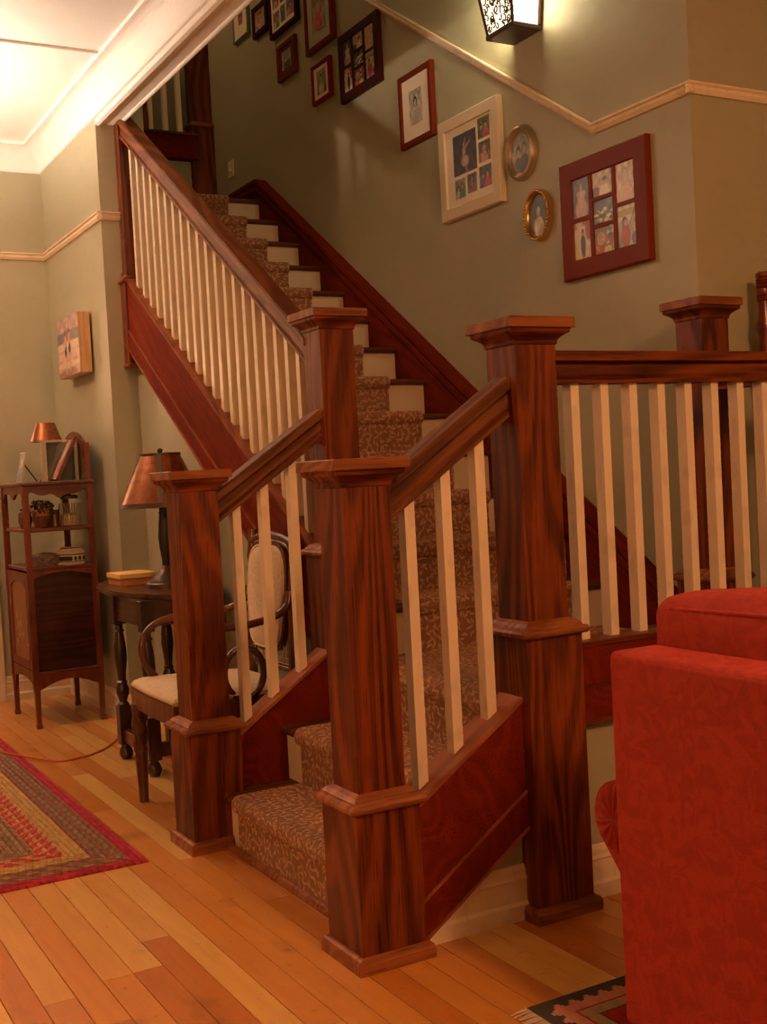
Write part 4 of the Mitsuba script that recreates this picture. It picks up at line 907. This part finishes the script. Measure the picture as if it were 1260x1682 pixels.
# ------------------------------------------------------------------ armchair
ch = thing('armchair', 'old bentwood armchair with cream upholstered seat and back beside the stairs', 'chair')
SY0, SY1 = 4.335, 4.905
seat_out = [(1.49, 4.36), (1.485, 4.66), (1.50, 4.93), (1.75, 4.905), (1.985, 4.81), (1.985, 4.37), (1.75, 4.34)]
so = Polygon(seat_out)
put('seat_frame', prism(so, 'z', .405, .485), 'mat_chair_wood', ch)
sv = []
for dz, ins in ((.485, .004), (.500, -.006), (.515, .004), (.527, .035), (.534, .085), (.537, .15)):
    q = so.buffer(-ins, join_style=1).exterior; sv.append(np.c_[np.array([q.interpolate(t, normalized=True).coords[0] for t in np.linspace(0, 1, 48, endpoint=False)]), np.full(48, dz)])
put('seat_cushion', trimesh.convex.convex_hull(np.vstack(sv)), 'mat_cream_cloth', ch, smooth=50)
def twist_leg(x, y, top, rtop=.032, rbot=.019, x1=None):
    n, m_ = 18, 60; v, f = [], []
    for j in range(m_):
        t = j/(m_-1); z = top*t; r_ = rbot+(rtop-rbot)*min(1, t*1.15)
        for k in range(n):
            a_ = 2*math.pi*k/n; w = .17*math.cos(3*a_+z*70) if .52 < t < .92 else 0
            v.append((x+(x1-x if x1 else 0)*(1-t)+r_*(1+w)*math.cos(a_), y+r_*(1+w)*math.sin(a_), z))
    for j in range(m_-1):
        for k in range(n):
            a_, b_ = j*n+k, j*n+(k+1) % n; f += [(a_, b_, b_+n), (a_, b_+n, a_+n)]
    v += [(v[0][0]*0+x+(x1-x if x1 else 0), y, 0), (x, y, top)]
    for k in range(n): f += [(len(v)-2, (k+1) % n, k), (len(v)-1, (m_-1)*n+k, (m_-1)*n+(k+1) % n)]
    return trimesh.Trimesh(np.array(v), np.array(f), process=False)
put('leg', twist_leg(1.515, 4.885, .42), 'mat_chair_wood', ch, smooth=45)
put('leg', twist_leg(1.515, 4.385, .42), 'mat_chair_wood', ch, smooth=45)
def post(y, y2):
    n = 50; P = np.zeros((n, 3)); t = np.linspace(0, 1, n); P[:, 0] = 1.995+.045*t**2; P[:, 1] = y+(y2-y)*t; P[:, 2] = 1.125*t; P[:, 0] += np.where(P[:, 2] < .45, .05*(.45-P[:, 2]), 0)
    return P
def twist_tube(P, r0, z0_, z1_):
    n = 16; m_ = len(P); v, f = [], []
    for j in range(m_):
        for k in range(n):
            a_ = 2*math.pi*k/n; w = .12*math.cos(3*a_+P[j, 2]*110) if z0_ < P[j, 2] < z1_ else 0
            v.append((P[j, 0]+r0*(1+w)*math.cos(a_), P[j, 1]+r0*(1+w)*math.sin(a_), P[j, 2]))
    for j in range(m_-1):
        for k in range(n): a_, b_ = j*n+k, j*n+(k+1) % n; f += [(a_, b_, b_+n), (a_, b_+n, a_+n)]
    v += [tuple(P[0]), tuple(P[-1])]
    for k in range(n): f += [(len(v)-2, (k+1) % n, k), (len(v)-1, (m_-1)*n+k, (m_-1)*n+(k+1) % n)]
    return trimesh.Trimesh(np.array(v), np.array(f), process=False)
yA, yB = 4.360, 4.785
for yy_ in (yA, yB):
    P_ = post(yy_, yy_); P_ = np.array([[np.interp(t, np.arange(50), P_[:, i]) for i in range(3)] for t in np.linspace(0, 49, 160)])
    put('back_post', twist_tube(P_, .021, .74, 1.03), 'mat_chair_wood', ch, smooth=45)
put('crest_rail', tube(catmull([(2.033, yA, 1.075), (2.030, 4.46, 1.098), (2.028, 4.575, 1.108), (2.030, 4.68, 1.098), (2.033, yB, 1.075)], 6), .017, 10), 'mat_chair_wood', ch, smooth=50)
put('crest_rail', tube(catmull([(2.028, yA, 1.02), (2.024, 4.42, 1.068), (2.022, 4.575, 1.082), (2.024, 4.72, 1.068), (2.028, yB, 1.02)], 6), .010, 8), 'mat_chair_wood', ch, smooth=50)
# upholstered back panel, a tall stadium
def pads(ins, x):
    out = []
    for q in np.linspace(0, 2*math.pi, 64, endpoint=False):
        c_, s_ = math.cos(q), math.sin(q)
        pw = .55
        yy_ = 4.573+(.172-ins)*abs(c_)**pw*np.sign(c_)*(1-.08*(s_ < 0)); zz_ = .852+(.212-ins)*abs(s_)**pw*np.sign(s_)
        out.append((x+.07*(zz_-.85), yy_, zz_))
    return out
put('back_frame', trimesh.convex.convex_hull(np.array(pads(-.018, 2.022)+pads(-.018, 1.998))), 'mat_chair_wood', ch, smooth=40)
put('back_pad', trimesh.convex.convex_hull(np.array(pads(0, 2.0)+pads(-.002, 1.992)+pads(.010, 1.980)+pads(.045, 1.972)+pads(.10, 1.970))), 'mat_cream_cloth', ch, smooth=50)
put('piping', tube([(x_-.010, y_, z_) for x_, y_, z_ in pads(.001, 1.994)], .005, 6, True), 'mat_cream_cloth', ch, smooth=50)
put('lower_rail', tube([(2.0, yA, .565), (2.0, yB, .565)], .012, 8), 'mat_chair_wood', ch, smooth=50)
put('cane_lattice', cat_([tube([(2.0, yy_, .545), (2.0, yy_, .66)], .0025, 5) for yy_ in np.linspace(yA+.05, yB-.05, 13)]+[tube([(1.998, yA+.03, zz_), (1.998, yB-.03, zz_)], .0025, 5) for zz_ in (.58, .605, .63)]), 'mat_grain_food', ch, stuff=True, label='open cane lattice under the back pad')
for yy_, o in ((4.350, -1), (4.868, 1)):
    y_b = yA if o < 0 else yB
    P_ = catmull([(2.005, y_b, .88), (1.985, y_b+o*.01, .825), (1.93, yy_-o*.02, .785), (1.80, yy_+o*.01, .768), (1.68, yy_+o*.02, .766), (1.585, yy_+o*.01, .735), (1.540, yy_, .665), (1.555, yy_, .575), (1.61, yy_, .50), (1.63, yy_-o*.01, .46)], 8)
    put('arm', tube(P_, .0155, 10), 'mat_chair_wood', ch, smooth=50)
    put('arm_scroll', tube(ring_path((1.785, yy_, .580), .084, 'y', 32, .100), .0145, 10, True), 'mat_chair_wood', ch, smooth=50)

# ------------------------------------------------------------------ rugs, cord
rg = thing('braided_rug', 'rectangular braided rug in crimson, tan and grey bands at the lower left', 'rug')
bwid = .0225; n_b = int(min(RUG['x1']-RUG['x0'], RUG['y1']-RUG['y0'])/2/bwid)
for k in range(n_b):
    d0 = k*bwid; d1 = d0+bwid*.98; prof = [(d0, .0005), (d0+.001, .006), (d0+bwid*.28, .0105), (d0+bwid*.7, .0105), (d1-.001, .006), (d1, .0005)]
    v, f = [], []; rc = max(.035-d0, 0.0)
    for (sx, sy, xx, yy_) in ((-1, 1, RUG['x1'], RUG['y0']), (-1, -1, RUG['x1'], RUG['y1']), (1, -1, RUG['x0'], RUG['y1']), (1, 1, RUG['x0'], RUG['y0'])):
        for d, z in prof: v.append((xx+sx*d, yy_+sy*d, z))
    n_ = len(prof)
    for q in range(4):
        for i_ in range(n_-1):
            a_, b_, q2 = q*n_+i_, q*n_+i_+1, (q+1) % 4; f += [(a_, b_, q2*n_+i_+1), (a_, q2*n_+i_+1, q2*n_+i_)]
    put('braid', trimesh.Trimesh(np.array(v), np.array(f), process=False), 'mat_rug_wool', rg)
kr = thing('kilim_rug', 'flat-woven rug with grey zigzag border and rose and red bands beside the sofa', 'rug')
put('weave', cbox(KX, 3.0, .9, KY, .0005, .006, .002), 'mat_kilim_wool', kr)
fr_ = []
for i in range(190):
    yy_ = KY-.004-i*.0062; a_ = rnd.uniform(-.3, .3); l_ = rnd.uniform(.036, .055)
    fr_.append(tube([(KX+.002, yy_, .004), (KX-l_*.5, yy_+a_*.008, .004), (KX-l_, yy_+a_*.03, .0026)], .0022, 4))
put('fringe', cat_(fr_), 'mat_fringe', kr, stuff=True)
ck = [(1.77, 6.20, .005), (1.737, 6.13, .005), (1.640, 5.985, .005), (1.544, 5.898, .005), (1.46, 5.865, .005), (1.382, 5.861, .006), (1.30, 5.94, .015), (1.268, 6.01, .0155), (1.22, 6.12, .0155), (1.169, 6.249, .0155), (1.08, 6.50, .0155), (.95, 6.8, .0155)]
single('extension_cord', tube(catmull(ck, 6), .0048, 8), 'mat_orange_cord', 'orange extension cord curving over the floor and the braided rug', 'cord', smooth=True)

# ------------------------------------------------------------------ red sofa (seen from behind)
so_ = thing('sofa', 'red damask sofa seen from behind at the lower right', 'sofa')
sx, sy = 1.705, 2.066
put('back', rounded(sx, sx+.145, .35, sy, .075, .921, .018), 'mat_sofa_cloth', so_, smooth=40)
put('back_seam', cat_([tube([(sx+.006, .37, .912), (sx+.006, sy-.015, .912)], .0035, 6), tube([(sx+.006, sy-.010, .10), (sx+.006, sy-.010, .905)], .003, 6)]), 'mat_sofa_cloth', so_, smooth=True)
def cushion(x0, x1, y0, y1, z0, z1, puff, r=.03):
    m_ = rounded(x0, x1, y0, y1, z0, z1, r); m_ = m_.subdivide().subdivide()
    V_ = np.array(m_.vertices); u_ = np.clip((V_[:, 1]-y0)/(y1-y0), 0, 1); w_ = np.clip((V_[:, 0]-x0)/(x1-x0), 0, 1)
    b_ = (16*u_*(1-u_)*w_*(1-w_))**.45; cz = (z0+z1)/2
    V_[:, 2] += puff*b_*np.sign(V_[:, 2]-cz)*np.clip(abs(V_[:, 2]-cz)/((z1-z0)/2), 0, 1); m_.vertices = V_
    return m_
bc = put('back_cushion', cushion(1.858, 2.09, 1.22, 2.095, .52, 1.012, .042, .04), 'mat_sofa_cloth', so_, smooth=50)
put('piping', tube([(1.864, 1.25, 1.004), (1.864, 1.6, 1.010), (1.868, 2.03, 1.0), (1.90, 2.082, .992), (2.05, 2.085, .990)], .006, 6), 'mat_sofa_cloth', bc, smooth=True)
put('back_cushion', cushion(1.858, 2.09, .40, 1.20, .52, 1.012, .042, .04), 'mat_sofa_cloth', so_, smooth=50)
put('seat', rounded(1.80, 2.60, .45, 2.06, .12, .50, .03), 'mat_sofa_cloth', so_, smooth=40)
# rolled arm: a fat roll with a tapered side below it
ap = [(1.98, .08), (2.078, .08), (2.085, .24), (2.105, .32), (2.135, .38), (2.175, .425)]
ap += [(2.132+.090*math.cos(q), .510+.090*math.sin(q)) for q in np.linspace(-.85, math.pi, 18)]
ap += [(2.03, .40), (1.98, .3)]
put('arm', prism(ap, 'x', 1.775, 2.62), 'mat_sofa_cloth', so_, smooth=40)
ae = lathe([(0, .020), (.015, .019), (.03, .017), (.045, .015), (.06, .012), (.075, .008), (.086, 0), (0, 0)], 0, 0, 0, 84)
V_ = np.array(ae.vertices); th_ = np.arctan2(V_[:, 1], V_[:, 0]); r_ = np.hypot(V_[:, 0], V_[:, 1]); V_[:, 2] += np.where(V_[:, 2] > 1e-6, .0065*np.cos(14*th_)*np.clip(r_/.05, 0, 1), 0); ae.vertices = V_
ae.apply_transform(trimesh.transformations.rotation_matrix(-math.pi/2, [0, 1, 0])); ae.apply_translation((1.776, 2.132, .51))
put('arm_end', ae, 'mat_sofa_cloth', so_, smooth=60)
for lx_, ly_ in ((1.76, .42), (1.76, 2.0), (2.55, .5), (2.55, 1.98)):
    put('foot', lathe([(0, 0.006), (.02, 0.006), (.028, .05), (.03, .09), (0, .09)], lx_, ly_, 0, 12), 'mat_table_wood', so_)

# ------------------------------------------------------------------ turned post at the right edge
tp = thing('coat_stand', 'turned dark wood post of a tall stand at the right edge by the wall', 'coat stand')
pp = [(0, 0), (.040, 0), (.040, .02), (.026, .04), (.026, 1.60)]
for z_ in (1.62, 1.80): pp += [(.026, z_), (.034, z_+.02), (.034, z_+.05), (.026, z_+.07)]
pp += [(.026, 1.93)]
for k in range(3): pp += [(.026, 1.935+k*.010), (.030, 1.940+k*.010), (.026, 1.945+k*.010)]
pp += [(.028, 1.975)]
for k in range(4): pp += [(.026, 1.985+k*.010), (.031, 1.990+k*.010), (.026, 1.995+k*.010)]
pp += [(.031, 2.035), (.029, 2.045), (.018, 2.052), (0, 2.054)]
put('post', lathe(pp, 3.645, 3.355, 0, 20), 'mat_mahogany_z', tp, smooth=35)
put('foot', cat_([cbox(3.50, 3.79, 3.34, 3.37, 0, .05, .006), cbox(3.63, 3.66, 3.22, 3.44, 0, .05, .006)]), 'mat_mahogany', tp)
put('crossbar', cbox(3.665, 3.9, 3.345, 3.365, 1.74, 1.80, .004), 'mat_mahogany', tp)
